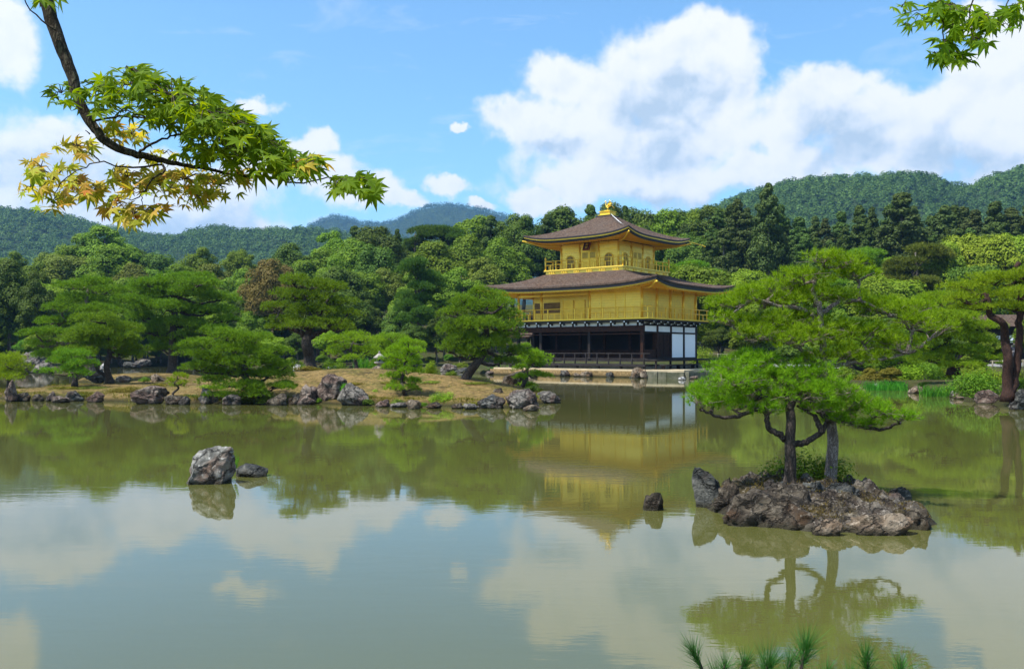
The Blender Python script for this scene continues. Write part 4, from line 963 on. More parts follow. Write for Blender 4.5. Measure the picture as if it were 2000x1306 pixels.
def fringe(label, poly, zf, n, h, w, mat, seed, dmin, dmax, ylim, clump=1.3):
    r = np.random.default_rng(seed); lo, hi = poly.min(0), poly.max(0); x = r.uniform(lo[0], hi[0], n*30); y = r.uniform(lo[1], ylim, n*30); d = -sdist(x, y, poly)
    ok = (d > dmin) & (d < dmax) & (wav(x, y, clump) > r.normal(.1, .35, n*30)); x, y = x[ok][:n], y[ok][:n]; n = len(x); z = zf(x, y)
    c = np.stack([x, y, z-.01], -1); dr = unit(np.stack([r.normal(0, .5, n), r.normal(0, .5, n), np.ones(n)], -1)); H = (h*r.uniform(.4, 1.2, n))[:, None]; s_ = unit(np.stack([r.normal(size=n), r.normal(size=n), np.zeros(n)], -1))*w/2
    V = np.stack([c-s_, c+s_, c+dr*H], 1); tag(part('grass', Geo().add(V.reshape(-1, 3), np.arange(3*n).reshape(-1, 3)), M[mat]), label, 'grass', kind='stuff')
fringe('mossy grass fringe along the island waterline', ISLE, isle_z, 16000, .13, .03, 'moss', 61, .12, .55, 46)
fringe('short dry grass scattered over the island turf', ISLE, isle_z, 30000, .06, .022, 'dry', 62, .5, 9, 60, 2.3)
fringe('brown and green moss on the pine islet', IS2, lambda x, y: islet_z(x, y)+.02, 9000, .03, .008, 'moss2', 63, .05, 2, 12.4, 3.1)
leaf_bush('dark green leafy shrub growing between the two islet pine trunks', P(1590, 936, 11.6), .72, .42, .40, 2600, .045, 'l_md', 11, clumps=16)

def isl(x, y, D): return [(x, y)]
T = make_pine
T('low rounded pine cut by the left edge of the picture', [(18,752),(15,735),(12,715)], [(10,700,34,12),(25,715,26,12),(5,728,34,12),(30,735,22,9),(-20,712,30,14)], 40, 'n_brt', 'barkd', (.09,.05), 300, seed=3)
T('tallest layered pine at the left of the island, limbs in flat tiers', [(184,725),(182,690),(180,640),(172,590),(170,560)],
  [(172,551,46,11),(145,560,30,9),(205,566,34,9),(160,584,56,12),(120,600,34,9),(195,606,60,11),(110,628,42,10),(170,628,50,12),(85,650,32,9),(130,648,40,10),(215,632,32,10),(80,672,30,10),(120,676,34,11),(95,692,40,10),(190,655,40,12)],
  50, 'n_mid', 'bark', (.24,.1), 190, L=.17, w=.02, seed=4, limbs=[[(176,620),(140,625),(100,632)],[(178,640),(140,668),(95,668)]])
T('pine with a curved double trunk standing in front of the layered pine', [(214,742),(212,715),(212,690),(208,660),(205,630)],
  [(200,622,44,12),(165,638,34,10),(235,640,34,11),(190,650,56,13),(250,660,34,10),(160,664,40,11),(215,672,52,13),(262,682,24,8),(178,686,44,11),(240,692,34,9),(150,700,30,9)],
  41, 'n_mid', 'barkd', (.15,.07), 230, L=.15, w=.016, seed=5, limbs=[[(210,735),(196,725),(188,705),(190,690)]], limb_r=(.09,.06))
T('small dark-stemmed pine low on the left bank', [(146,745),(145,725),(144,705)], [(140,692,40,10),(115,705,30,9),(165,710,30,9),(135,722,34,9),(105,725,20,7),(165,728,22,7)], 38.5, 'n_mid', 'barkd', (.10,.05), 260, seed=6)
T('big spreading pine with a thick straight trunk on the rear of the island', [(337,728),(338,690),(342,640),(345,590),(350,560)],
  [(352,542,56,12),(400,555,40,10),(300,555,50,11),(265,568,34,9),(350,570,70,13),(420,580,40,10),(280,588,50,11),(330,600,70,13),(400,605,56,12),(445,625,30,9),(270,618,34,9),(350,632,64,13),(290,645,40,10),(420,645,46,11),(340,662,54,12),(310,680,30,9),(450,650,24,9),(375,680,30,9)],
  57, 'n_mid', 'barkd', (.33,.12), 150, L=.19, w=.024, seed=7)
T('broad low pine leaning over the shore left of the boulders', [(500,790),(494,765),(478,735),(460,705),(452,680)],
  [(450,655,46,12),(505,662,40,11),(410,670,36,10),(465,682,60,13),(540,688,42,11),(395,694,42,10),(430,705,50,12),(500,706,54,13),(560,712,26,9),(385,718,32,9),(450,728,50,12),(525,730,46,12),(405,742,30,9),(480,752,52,12),(545,752,34,9),(440,770,32,8),(515,768,36,9)],
  32.6, 'n_mid', 'barkd', (.17,.07), 290, L=.13, w=.013, seed=8)
T('tiny pine with a twisted stem on the shore', [(342,780),(340,768),(347,758),(342,748)], [(346,735,18,6),(332,744,14,5),(358,748,12,5),(340,752,14,4)], 32.8, 'n_brt', 'barkd', (.05,.03), 340, L=.11, seed=9)
T('tall forked pine with an umbrella crown in the middle of the island', [(605,718),(604,695),(601,672),(600,655)],
  [(575,548,36,12),(612,556,40,12),(648,562,34,11),(560,570,34,10),(600,580,60,13),(655,588,34,10),(548,600,30,10),(610,606,64,13),(672,612,28,10),(560,625,40,10),(640,630,50,11),(535,640,24,7),(600,636,40,10),(670,640,22,8)],
  39, 'n_mid', 'barkd', (.28,.2), 230, L=.14, w=.015, seed=10, limbs=[[(601,660),(585,648),(565,640),(545,625)],[(601,660),(618,650),(640,642),(660,625)],[(600,655),(608,630),(600,600),(590,560)],[(608,640),(625,610),(640,580)]], limb_r=(.16,.05))
T('slim pale-green pine behind the crest of the turf', [(697,722),(692,700),(686,684),(690,668)], [(690,655,30,8),(655,662,28,8),(720,664,28,8),(672,678,34,8),(712,684,30,8),(650,690,24,7),(700,698,22,6)], 46, 'n_brt', 'barkd', (.10,.05), 150, L=.15, w=.014, seed=11)
T('yellow-green cloud-pruned pine behind the lantern', [(775,722),(772,700),(770,680)], [(768,660,34,9),(740,670,28,8),(800,672,34,9),(760,684,44,9),(730,692,24,7),(795,694,34,9),(745,708,26,7),(740,720,22,6)], 50, 'n_yel', 'barkd', (.12,.06), 230, L=.13, w=.014, seed=12)
T('small rounded cloud-pruned pine on the front shore', [(792,774),(790,760),(784,745),(790,725),(792,700)],
  [(800,668,18,6),(780,680,24,8),(808,686,22,8),(770,696,22,8),(796,702,28,9),(816,712,16,7),(772,716,24,8),(800,724,24,9),(766,734,22,8),(790,742,26,9),(814,744,16,7),(772,757,20,8),(802,758,18,7)],
  32.4, 'n_brt', 'barkd', (.09,.04), 420, L=.12, w=.012, seed=13)
T('dense pine on a leaning trunk at the right of the island', [(903,752),(916,728),(932,708),(946,685),(950,650),(945,610)],
  [(930,570,26,12),(960,578,28,12),(905,588,26,12),(985,592,24,11),(935,600,50,16),(885,612,24,12),(990,615,32,14),(900,632,36,15),(950,636,50,17),(868,648,22,11),(1010,636,20,12),(995,655,34,15),(905,662,42,16),(955,672,46,16),(875,680,26,12),(1005,684,26,12),(925,692,32,12),(980,704,28,10)],
  35.5, 'n_mid', 'barkd', (.21,.09), 300, L=.14, w=.014, seed=14, depth=.9)
T('small bright pine leaning at the right tip of the island', [(1020,758),(1026,740),(1030,722),(1036,700)],
  [(1028,676,10,5),(1036,690,24,8),(1058,696,18,7),(1022,702,18,8),(1045,706,26,8),(1062,712,16,6),(1020,718,18,7),(1050,732,24,7),(1020,736,16,6),(1030,752,18,6)],
  37.5, 'n_brt', 'barkd', (.10,.04), 340, L=.13, w=.013, seed=15)
# right-hand shore
T('pine on the right shore with dark bare branches under its crown', [(1660,728),(1661,712),(1664,695),(1670,670)],
  [(1680,640,60,12),(1630,655,40,11),(1730,652,50,12),(1690,672,64,12),(1760,676,40,11),(1640,684,36,9),(1770,712,40,12),(1800,728,28,9),(1740,735,30,9)],
  47, 'n_mid', 'barkd', (.30,.12), 180, L=.16, w=.019, seed=16)
T('wide tiered pine in the middle of the right shore', [(1862,722),(1860,690),(1850,650),(1842,610)],
  [(1840,585,60,13),(1780,600,44,12),(1900,606,44,12),(1830,620,74,14),(1770,635,40,11),(1900,636,54,12),(1860,655,66,13),(1800,668,50,12),(1925,664,34,9),(1880,686,66,12),(1820,700,44,10),(1920,700,30,8),(1860,712,40,8)],
  42, 'n_brt', 'barkr', (.22,.09), 210, L=.15, w=.016, seed=17)
T('double-trunked reddish pine at the right edge', [(1969,770),(1968,735),(1967,700),(1966,665),(1962,640),(1950,628),(1936,615),(1928,592),(1924,575)],
  [(1900,560,50,13),(1950,545,54,14),(1880,585,36,11),(1930,578,56,13),(2000,540,50,15),(1990,575,50,14),(2040,560,50,16),(1910,600,40,9),(1975,600,44,10),(2030,600,50,14)],
  29.5, 'n_brt', 'barkr', (.17,.08), 230, L=.13, w=.013, seed=18, limbs=[[(1978,768),(1984,735),(1992,700),(1997,640),(1999,590),(2004,555),(1998,530),(2001,512)]], limb_r=(.14,.08))
leaf_bush('bright green azalea in flat tiers at the foot of the red pine', P(1905, 775, 33.5), 1.05, .9, 1.15, 5200, .075, 'azal', 21, clumps=26, wd=.6)
leaf_bush('low yellow-green shrub right of the red pine trunk', P(2005, 760, 31), .6, .5, .45, 1500, .06, 'azal', 22)
leaf_bush('rounded bright azalea at the right corner of the pavilion', P(1368, 712, 80), 1.5, 1.2, 1.7, 3400, .12, 'l_yl', 23, clumps=18)
leaf_bush('pale green azalea beyond the side terrace', P(1405, 716, 76), 1.3, 1.1, 1.3, 3000, .11, 'azal', 24, clumps=16)
leaf_bush('bright tufted bush on the turf right of the rounded pine', P(836, 738, 38.5), .55, .5, .80, 2600, .10, 'n_brt', 25, clumps=14, wd=.2, upb=.2)
leaf_bush('mossy orange-green mound shrub on the left shore', P(240, 772, 35.5), .95, .6, .42, 4200, .05, 'moss', 26, clumps=24, wd=.6)
leaf_bush('yellow moss shrub at the waterline below the mound shrub', P(235, 782, 34.3), .8, .3, .16, 1800, .04, 'moss', 27, clumps=16, wd=.7)
leaf_bush('green shore shrub hanging over the water at the right of the island', P(868, 788, 31.2), .62, .35, .42, 2200, .055, 'l_lt', 28, clumps=14, wd=.4)
leaf_bush('pale leaved plant between boulder and tan rock at the island end', P(1002, 790, 31.6), .35, .2, .2, 700, .05, 'l_yl', 29)
leaf_bush('yellow-green plant on the tan-grey boulder', P(1046, 785, 32.5), .22, .2, .35, 500, .045, 'l_yl', 30)
leaf_bush('dark trailing shrub right of the flat-topped boulder', P(722, 788, 32.2), .48, .3, .38, 1600, .05, 'l_ol', 31)
leaf_bush('small green shrub on the turf above the square rock', P(738, 772, 33.4), .3, .25, .25, 800, .05, 'l_lt', 32)
leaf_bush('green tuft growing in front of the largest boulder', P(670, 766, 32.3), .28, .2, .35, 700, .06, 'fern', 33, wd=.3)
leaf_bush('dry mossy shrub around the forked pine trunk', P(600, 724, 38), .85, .6, .25, 2000, .05, 'moss', 34)
leaf_bush('dark blue-green plant under the small right-hand pine', P(1040, 764, 35), .35, .3, .3, 800, .06, 'l_dk', 35)
leaf_bush('mossy rust-tinged mound on the right shore', P(1715, 750, 45.5), 1.5, 1.0, .75, 4200, .07, 'moss', 36, clumps=22)
leaf_bush('small bright shrub on the right shore above the pink rock', P(1805, 757, 42.5), .55, .4, .35, 1400, .06, 'azal', 37)
leaf_bush('low leafy plant at the foot of the corner boulder', P(1972, 782, 30.6), .22, .16, .16, 500, .05, 'azal', 38)
leaf_bush('leafy plant hanging over the ledge rock', P(1912, 778, 33), .3, .2, .25, 800, .05, 'azal', 39)
leaf_bush('low clipped shrub on the far bank left of the pavilion', P(900, 722, 83), 1.4, .8, .9, 1800, .12, 'l_lt', 40)
# ferns, irises
def blades(label, cx, cy, D, rx, ry, h, n, w, mat, seed, name='iris_clump', cat='irises', lean=.18, group=None):
    r = np.random.default_rng(seed); e = P(cx, cy, D); x = r.uniform(-1, 1, n)*rx; y = r.uniform(-1, 1, n)*ry; g = Geo()
    c = np.stack([x, y, np.zeros(n)-.05], -1); d = unit(np.stack([r.normal(0, lean, n), r.normal(0, lean, n), np.ones(n)], -1)); H = (h*r.uniform(.5, 1.1, n))[:, None]
    s = unit(np.stack([r.normal(size=n), r.normal(size=n)*.4, np.zeros(n)], -1))*w/2; b = unit(np.stack([d[:, 0]*2, d[:, 1]*2, -.1*np.ones(n)], -1))*H*.14
    V = np.stack([c-s, c+s, c+d*H*.6+s*.8, c+d*H+b, c+d*H*.6-s*.8], 1); g.add(V.reshape(-1, 3), np.arange(5*n).reshape(-1, 5))
    return tag(part(name, g, M[mat], None, loc=tuple(e)), label, cat, group)
blades('left bed of bright green irises standing in the shallow water', 1728, 762, WD(762), 1.0, .5, .62, 420, .022, 'reed', 41)
blades('right bed of taller dark green irises near the azalea', 1836, 774, WD(774), .78, .35, .62, 380, .022, 'reed', 42)
blades('small iris clump at the lower left of the iris beds', 1705, 757, 45.5, .3, .2, .45, 90, .022, 'reed', 43)
blades('grassy green clump on the far bank by the annex', 975, 730, 74, .9, .4, .9, 120, .05, 'reed', 44, 'grass_clump', 'grass clump')
blades('pale reed patch behind the turf crest left of the lantern', 722, 722, 52, .9, .5, .9, 220, .04, 'reed', 45, 'grass_clump', 'grass clump')
def fern(label, x, y, D, h, n, seed):
    r = np.random.default_rng(seed); e = P(x, y, D); g = Geo()
    for k in range(n):
        a = r.uniform(-1, 1)*.5; L = h*r.uniform(.7, 1.1); sp = np.array([a*.5, r.uniform(-.2, .2), 1]); sp /= np.linalg.norm(sp)
        pts = np.array([sp*L*t+np.array([a*.15*t*t, 0, -.05*t*t])*L for t in np.linspace(0, 1, 9)]); g.tube(pts, .0012, 3, False)
        for i in range(1, 9):
            for s_ in (-1, 1):
                wl = L*.13*math.sin(PI*min(1, .25+i/10)); q = pts[i]; t_ = q+np.array([s_*wl, .01, wl*.4]); g.add([q-(0, 0, .007), t_, q+(0, 0, .007)], [(0, 1, 2)])
    tag(part('fern', g, M['fern'], None, loc=tuple(e)), label, 'fern')
fern('small bright fern between the two rocks in open water', 459, 918, WD(930), .30, 6, 51)

# ------------------------------------------------------------------ stone lantern, fences, booth, visitor
lo = P(741, 728, 39); e = empty('stone_lantern', lo, 'grey stone lantern with a hexagonal roof on the turf crest', 'stone lantern')
def hexprism(prof, n=6):
    g = Geo(); th = np.linspace(0, 2*PI, n+1)+.3
    g.grid(np.array([[(r_*math.cos(a), r_*math.sin(a), z) for a in th] for r_, z in prof])[:, ::-1]); return g
part('base', hexprism([(0, -.1), (.26, -.1), (.26, .06), (.16, .12), (.10, .15)]), M['stone'], e); part('post', hexprism([(.10, .14), (.085, .30), (.10, .36)], 12), M['stone'], e, True)
part('platform', hexprism([(.0, .36), (.10, .36), (.23, .44), (.23, .50), (0, .50)]), M['stone'], e)
lb = part('light_chamber', hexprism([(0, .501), (.14, .501), (.14, .66), (0, .66)]), M['stone'], e)
part('chamber_opening', Geo().box(-.06, .06, -.14, -.125, .53, .63), M['dark'], lb)
part('lantern_roof', hexprism([(0, .662), (.27, .662), (.27, .70), (.14, .80), (.05, .88), (.0, .88)]), M['stone'], e); part('finial', Geo().ell((0, 0, .92), (.045, .045, .06), 10, 7), M['stone'], e, True)
def fence(label, a, b, n, zs, mat='twig', h=1.05, rr=.035):
    a = np.array(a); b = np.array(b); e = empty('rail_fence', (*a[:2], float(ground_z(a[0], a[1]))), label, 'fence'); base = np.array(e.location)
    for z in zs:
        pts = [np.array([*(a+(b-a)*k/n), float(ground_z(*(a+(b-a)*k/n)))+z])-base for k in range(n+1)]; part('rail', Geo().tube(pts, rr, 6), M[mat], e, True)
    for k in range(n+1):
        q = a+(b-a)*k/n; z = float(ground_z(*q)); part('fence_post', Geo().tube([(q[0]-base[0], q[1]-base[1], z-.2-base[2]), (q[0]-base[0], q[1]-base[1], z+h-base[2])], rr*1.3, 6), M[mat], e, True)
M['bamboo'] = pm('pale_bamboo', (.20, .18, .13), .7, var=(.12, .10, .07))
fence('pale two-rail bamboo fence behind the pavilion terrace', P(1385, 0, 84)[:2], P(1600, 0, 80)[:2], 12, (.55, 1.0), 'bamboo')
fence('low bamboo rail fence along the path at the right edge', P(1880, 0, 58)[:2], P(2080, 0, 56)[:2], 10, (.22, .5), 'bamboo', .55)
def strip(pts, w, mat, name):
    pts = resample([(*p, 0) for p in pts], 12); T_ = unit(np.gradient(pts, axis=0)); N_ = np.stack([T_[:, 1], -T_[:, 0], 0*T_[:, 0]], -1)
    G = np.stack([pts+N_*w*s for s in (-.5, -.25, 0, .25, .5)], 1); G[..., 2] = ground_z(G[..., 0], G[..., 1])+.03; struct(name, Geo().grid(G), mat)
M['gravelp'] = pm('grey_gravel_path', (.30, .30, .31), .95, var=(.24, .24, .25), vscale=3)
strip([(22,80),(28,72),(34,66),(44,64),(60,66)], 5.0, M['gravelp'], 'path')
b0 = P(1995, 0, 78); gz = float(ground_z(b0[0], 78.)); bth = empty('ticket_booth', (b0[0], 78, gz), 'dark wooden booth with small white notices behind the red pine', 'booth')
part('wall', Geo().box(-4.0, 5.0, 0, 3.5, 0, 2.9), M['dark'], bth); part('counter', Geo().box(-3.6, 4.6, -.5, -.01, .85, .95), M['grwood'], bth)
g = Geo(); g.grid(np.array([[(x, -1.4, 2.95), (x, .4, 3.3), (x, 1.75, 4.1), (x, 3.2, 3.3), (x, 4.6, 2.95)] for x in (-5.0, 6.0)])); part('roof', g, M['thatch'], bth)
M['ink'] = pm('black_ink', (.03, .03, .04), .7)
def notice(x, z, w, h, n):
    o = part('notice_board', Geo().box(x-w/2, x+w/2, -.05, -.01, z-h/2, z+h/2), M['plaster'], bth); g = Geo(); c = w*.8/n
    for k in range(n):
        cx = x-w*.4+c*(k+.5); s = c*.34
        g.box(cx-s, cx+s, -.058, -.053, z+h*.12, z+h*.2).box(cx-s, cx+s, -.058, -.053, z-h*.06, z+h*.0).box(cx-s*.15, cx+s*.15, -.066, -.060, z-h*.28, z+h*.3).box(cx-s, cx-s*.7, -.058, -.053, z-h*.28, z-h*.08).box(cx+s*.7, cx+s, -.058, -.053, z-h*.28, z-h*.08)
    part('lettering', g, M['ink'], o)
k78 = 78/F
notice((1979-1995)*k78, HC+(684-658)*k78-gz, 15*k78, 6*k78, 3); notice((1978-1995)*k78, HC+(684-666.5)*k78-gz, 10*k78, 5*k78, 3); notice((1952-1995)*k78, HC+(684-659)*k78-gz, 14*k78, 7*k78, 2)
# visitor with a parasol behind the trunk
vx = P(1981, 0, 66); vz = float(ground_z(vx[0], 66.))+.03; per = empty('person', (vx[0], 66, vz), 'visitor in dark clothes walking under a pale parasol behind the red pine', 'person')
M['skin'] = pm('skin', (.55, .36, .26), .6); M['cloth'] = pm('dark_clothes', (.03, .03, .04), .8); M['cloth2'] = pm('grey_shorts', (.12, .12, .13), .8); M['paras'] = pm('pale_blue_parasol', (.62, .68, .88), .6)
def skin_body(edges, rad, mat, name, parent):
    me = bpy.data.meshes.new(name); me.from_pydata([v for v in edges[0]], edges[1], []); o = bpy.data.objects.new(name, me); C.objects.link(o); o.parent = parent
    md = o.modifiers.new('s', 'SKIN'); sv = me.skin_vertices[0].data
    for v, rr in zip(sv, rad): v.radius = (rr, rr)
    sv[0].use_root = True; m2 = o.modifiers.new('b', 'SUBSURF'); m2.levels = 1; m2.render_levels = 2; me.materials.append(mat); return o
V = [(0,0,.92),(0,0,1.15),(0,0,1.38),(0,0,1.47),(0,-.01,1.58),(0,0,1.68),(.17,0,1.36),(.24,-.02,1.12),(.20,-.20,1.0),(.19,-.27,1.02),(-.17,0,1.36),(-.26,0,1.12),(-.24,-.10,.90),(-.24,-.14,.82),
     (.09,0,.86),(.10,-.06,.48),(.11,.02,.08),(.11,-.10,.03),(-.09,0,.86),(-.10,.06,.48),(-.11,.14,.09),(-.11,.04,.03)]
E_ = [(0,1),(1,2),(2,3),(3,4),(4,5),(2,6),(6,7),(7,8),(8,9),(2,10),(10,11),(11,12),(12,13),(0,14),(14,15),(15,16),(16,17),(0,18),(18,19),(19,20),(20,21)]
skin_body((V, E_), [.13,.13,.12,.055,.085,.07,.055,.042,.032,.035,.055,.042,.032,.035,.085,.058,.04,.045,.085,.058,.04,.045], M['skin'], 'body', per)
part('shirt', Geo().tube([(0,0,.90),(0,0,1.05),(0,0,1.25),(0,0,1.38),(0,0,1.45)], [.19,.17,.19,.20,.08], 14).tube([(.15,0,1.38),(.25,-.01,1.14)], [.075,.065], 10).tube([(-.15,0,1.38),(-.27,0,1.14)], [.075,.065], 10), M['cloth'], per, True)
part('shorts', Geo().tube([(0,0,1.0),(0,0,.82)], [.185,.19], 14).tube([(.09,0,.86),(.10,-.05,.5)], [.11,.095], 10).tube([(-.09,0,.86),(-.10,.05,.5)], [.11,.095], 10), M['cloth2'], per, True)
part('hair', Geo().ell((0,.02,1.64), (.095,.105,.10), 12, 8), M['ink'], per, True)
par = empty('parasol', (vx[0]+.15, 65.73, vz), 'pale blue parasol held by the visitor near the booth', 'parasol')
part('canopy', Geo().grid(np.array([[(r_*math.cos(a), r_*math.sin(a), z) for a in np.linspace(0, 2*PI, 17)] for r_, z in ((.02,2.12),(.25,2.06),(.45,1.93),(.55,1.80))])), M['paras'], par)
part('shaft', Geo().tube([(0,0,.98),(0,0,2.18)], .01, 6), M['grwood'], par)

# ------------------------------------------------------------------ background woods
def broad_proto(seed, K=80, n=26000, leaf=.024, flat=1.0, low=.12, kr=(.09, .21), gap=0):
    """unit tree: height 1, crown radius about .38; clumps of leaves on forking limbs"""
    r = np.random.default_rng(seed); cc = sph(K, r); cc[:, 2] = cc[:, 2]*.9
    q = r.uniform(.45, .95, (K, 1)); c = cc*q*np.array([.33, .33, .36*flat])+np.array([0, 0, .60]); c[:, :2] *= (1-.55*np.clip((c[:, 2:3]-.55)/.45, 0, 1)); c[:, 2] = np.maximum(c[:, 2], low+.1)
    kr_ = r.uniform(*kr, K)*.62; i = r.integers(0, K, n); d = sph(n, r); d[:, 2] = np.where(d[:, 2] < -.3, -d[:, 2], d[:, 2])
    cen = c[i]+d*(kr_[i]*r.uniform(.7, 1.08, n))[:, None]*np.array([1, 1, .9])
    g = Geo().add(*leaves(cen, d+np.array([0, 0, .35])+.45*sph(n, r), leaf, leaf*.62, r)); me = g.mesh('crown')
    t = Geo().tube(resample([(0, 0, -.06), (.01, 0, .2), (-.01, .01, .45), (0, 0, .8)], 4, .004, r), np.linspace(.026, .006, 13), 7)
    for k in range(0, K, 3): t.tube(resample([(0, 0, .25+.3*r.uniform()), c[k]*.6+np.array([0, 0, .2]), c[k]], 3), np.linspace(.010, .003, 7), 4, False)
    return t.mesh('trunk', True), me
def cedar_proto(seed, n=11000, leaf=.022, bare=.30, rad=.15, power=.8):
    r = np.random.default_rng(seed); K = 80; z = bare+(1-bare)*r.uniform(0, 1, K)**.9; a = r.uniform(0, 2*PI, K); u = (z-bare)/(1-bare)
    R = rad*(1-u)**power*r.uniform(.35, 1.05, K)*(.55+.6*np.minimum(1, u*4)); c = np.stack([np.cos(a)*R, np.sin(a)*R, z-.02], -1); kr = .02+.038*(1-u)*r.uniform(.7, 1.4, K)
    i = r.integers(0, K, n); d = sph(n, r); cen = c[i]+d*(kr[i]*r.uniform(.6, 1.1, n))[:, None]*np.array([1.15, 1.15, .85])
    cen[:, 2] = np.minimum(cen[:, 2], 1.0); g = Geo().add(*leaves(cen, d+np.array([0, 0, .3])+.5*sph(n, r), leaf, leaf*.5, r))
    t = Geo().tube([(0, 0, -.05), (0, 0, .3), (.003, 0, .7), (0, 0, .98)], [.015, .012, .007, .001], 7)
    for k in range(26): zz = r.uniform(bare*.6, .95); aa = r.uniform(0, 2*PI); q = rad*.7*(1-zz*.8); t.tube([(0, 0, zz), (math.cos(aa)*q, math.sin(aa)*q, zz+.01)], [.003, .001], 3, False)
    return t.mesh('trunk', True), g.mesh('crown')
def pine_proto(seed, n=5200):
    """wild pine: flat-topped layered crown of needle clumps on a tall stem"""
    r = np.random.default_rng(seed); g = Geo(); t = Geo().tube(resample([(0, 0, -.05), (.02, 0, .3), (-.02, .01, .6), (.01, 0, .9)], 4), np.linspace(.022, .006, 13), 7); K = 17
    for k in range(K):
        z = .42+.54*k/K; a = r.uniform(0, 2*PI); q = .30*(1.1-.75*(z-.4)/.6)*r.uniform(.2, .95); c = np.array([math.cos(a)*q, math.sin(a)*q, z])
        cen, ax, sub = pad_tufts(c, .15, .13, .040, 9000, r, 8); g.add(*needles(cen, ax, 5, .034, .006, .6, r)); t.tube([(0, 0, z-.10), c*.6+(0, 0, .38*z), c], [.008, .005, .002], 4, False)
    return t.mesh('trunk', True), g.mesh('crown')
PR = {'b': [broad_proto(s) for s in (1, 2, 3, 4)], 'a': [broad_proto(s, K=64, n=22000, leaf=.022, kr=(.09, .18), low=.05) for s in (5, 6, 7)],
      'w': [broad_proto(s, K=75, n=24000, leaf=.024, flat=.8, low=.04, kr=(.09, .2)) for s in (8, 9)],
      'c': [cedar_proto(s) for s in (11, 12, 13)], 'h': [cedar_proto(s, bare=.45, rad=.13, power=.55) for s in (14, 15)], 'p': [pine_proto(s) for s in (16, 17)], 's': [broad_proto(s, K=34, n=12000, leaf=.045, low=-.02, flat=.9, kr=(.2, .32)) for s in (18, 19)]}
for k in PR:
    for t_, c_ in PR[k]: t_.materials.append(M['barkf']); c_.materials.append(M['l_md'])
KIND = {'b': ('broadleaf_tree', 'round-crowned tree'), 'a': ('broadleaf_tree', 'airy leafy tree'), 'w': ('broadleaf_tree', 'low spreading tree'), 'c': ('cedar_tree', 'pointed cedar'), 'h': ('cypress_tree', 'bare-stemmed cypress'), 'p': ('pine_tree', 'wild pine'), 's': ('shrub', 'bushy undergrowth shrub')}
COL = {'moss': 'mossy rust-green', 'l_dk': 'dark green', 'l_md': 'mid green', 'l_lt': 'light green', 'l_yl': 'yellow-green', 'l_ol': 'olive green', 'l_or': 'rusty brown', 'l_cd': 'blackish green', 'l_cb': 'brownish green', 'n_dk': 'deep green', 'n_mid': 'fresh green', 'azal': 'bright green'}
def zone(x):
    return ('far left' if x < 220 else 'behind the spreading pine' if x < 480 else 'behind the forked pine' if x < 720 else 'left of the pavilion' if x < 1000 else
            'behind the pavilion' if x < 1420 else 'behind the islet pines' if x < 1760 else 'behind the right-hand shore')
def rowname(D): return 'at the wood edge' if D < 92 else 'deep in the wood' if D < 118 else 'on the skyline'
NT_ = 0
def tree(x, yt, D, kind, mat, wf=1.0, label=None, zb=None):
    global NT_; NT_ += 1; r = random.Random(NT_*13)
    X = (x-1000)/F*D; z0 = float(ground_z(X, D)) if zb is None else zb
    while z0 < .25 and D < 140: D += 2; X = (x-1000)/F*D; z0 = float(ground_z(X, D))
    h = HC+(YH-yt)/F*D-z0; pr = PR[kind][NT_ % len(PR[kind])]; nm, kd = KIND[kind]
    grp = f'{kd}s {zone(x)} {rowname(D)}'; lab = label or f'{COL[mat]} {kd} {rowname(D)}, {zone(x)}'
    e = empty(nm, (X, D, z0), lab, 'shrub' if kind == 's' else 'tree', r.uniform(0, 2*PI), None if label else grp)
    e.scale = (h*wf, h*wf, h)
    for nm2, me, mt in (('trunk', pr[0], None), ('crown', pr[1], mat)):
        o = bpy.data.objects.new(nm2, me); C.objects.link(o); o.parent = e
        if mt: o.material_slots[0].link = 'OBJECT'; o.material_slots[0].material = M[mt]
    return e
def row(D, prof, x0, x1, step, choices, jit=10, dj=5, wf=(.85, 1.2), seed=0):
    r = random.Random(seed); px = [p[0] for p in prof]; py = [p[1] for p in prof]; x = x0
    while x < x1:
        k, m = r.choice(choices); tree(x+r.uniform(-.3, .3)*step, float(np.interp(x, px, py))+r.uniform(-.2, 1)*jit, D+r.uniform(-dj, dj), k, m, r.uniform(*wf)); x += step*r.uniform(.75, 1.25)
SKY = [(-120,470),(0,500),(30,480),(70,500),(110,450),(160,436),(190,428),(230,448),(250,480),(290,474),(330,490),(370,470),(420,478),(440,468),(480,490),(530,482),(580,488),(600,462),(660,446),(720,434),(745,450),(800,452),(850,452),(880,440),(930,418),(970,430),(1000,420),(1040,412),(1070,420),(1100,402),(1150,394),(1200,405),(1250,398),(1300,402),(1360,402),(1420,400)]
def off(pr, d): return [(x, y+d) for x, y in pr]
SKY = [(x, y-(14 if x > 560 else 6)) for x, y in SKY]
row(138, SKY, -100, 480, 54, [('b','l_dk'),('b','l_ol'),('b','l_dk'),('a','l_md'),('b','l_ol')], seed=1)
row(138, SKY, 590, 1000, 44, [('a','l_dk'),('p','n_dk'),('a','l_md'),('c','l_cd'),('b','l_dk')], seed=2)
row(140, SKY, 1000, 1420, 30, [('a','l_dk'),('b','l_dk'),('a','l_md'),('c','l_cd'),('a','l_dk')], seed=3, jit=14, wf=(.75, 1.0))
tree(522, 494, 101, 'b', 'l_or', .7, 'rusty brown-leaved tree standing out on the left skyline'); tree(556, 512, 104, 'b', 'l_or', .55, 'smaller rusty tree right of the big rusty one')
row(122, off(SKY, 34), -100, 1000, 54, [('b','l_md'),('b','l_dk'),('a','l_md'),('b','l_ol'),('a','l_lt')], seed=4, jit=16)
row(108, off(SKY, 80), -100, 1000, 52, [('b','l_lt'),('a','l_md'),('b','l_md'),('a','l_ol'),('b','l_dk')], seed=5, jit=18)
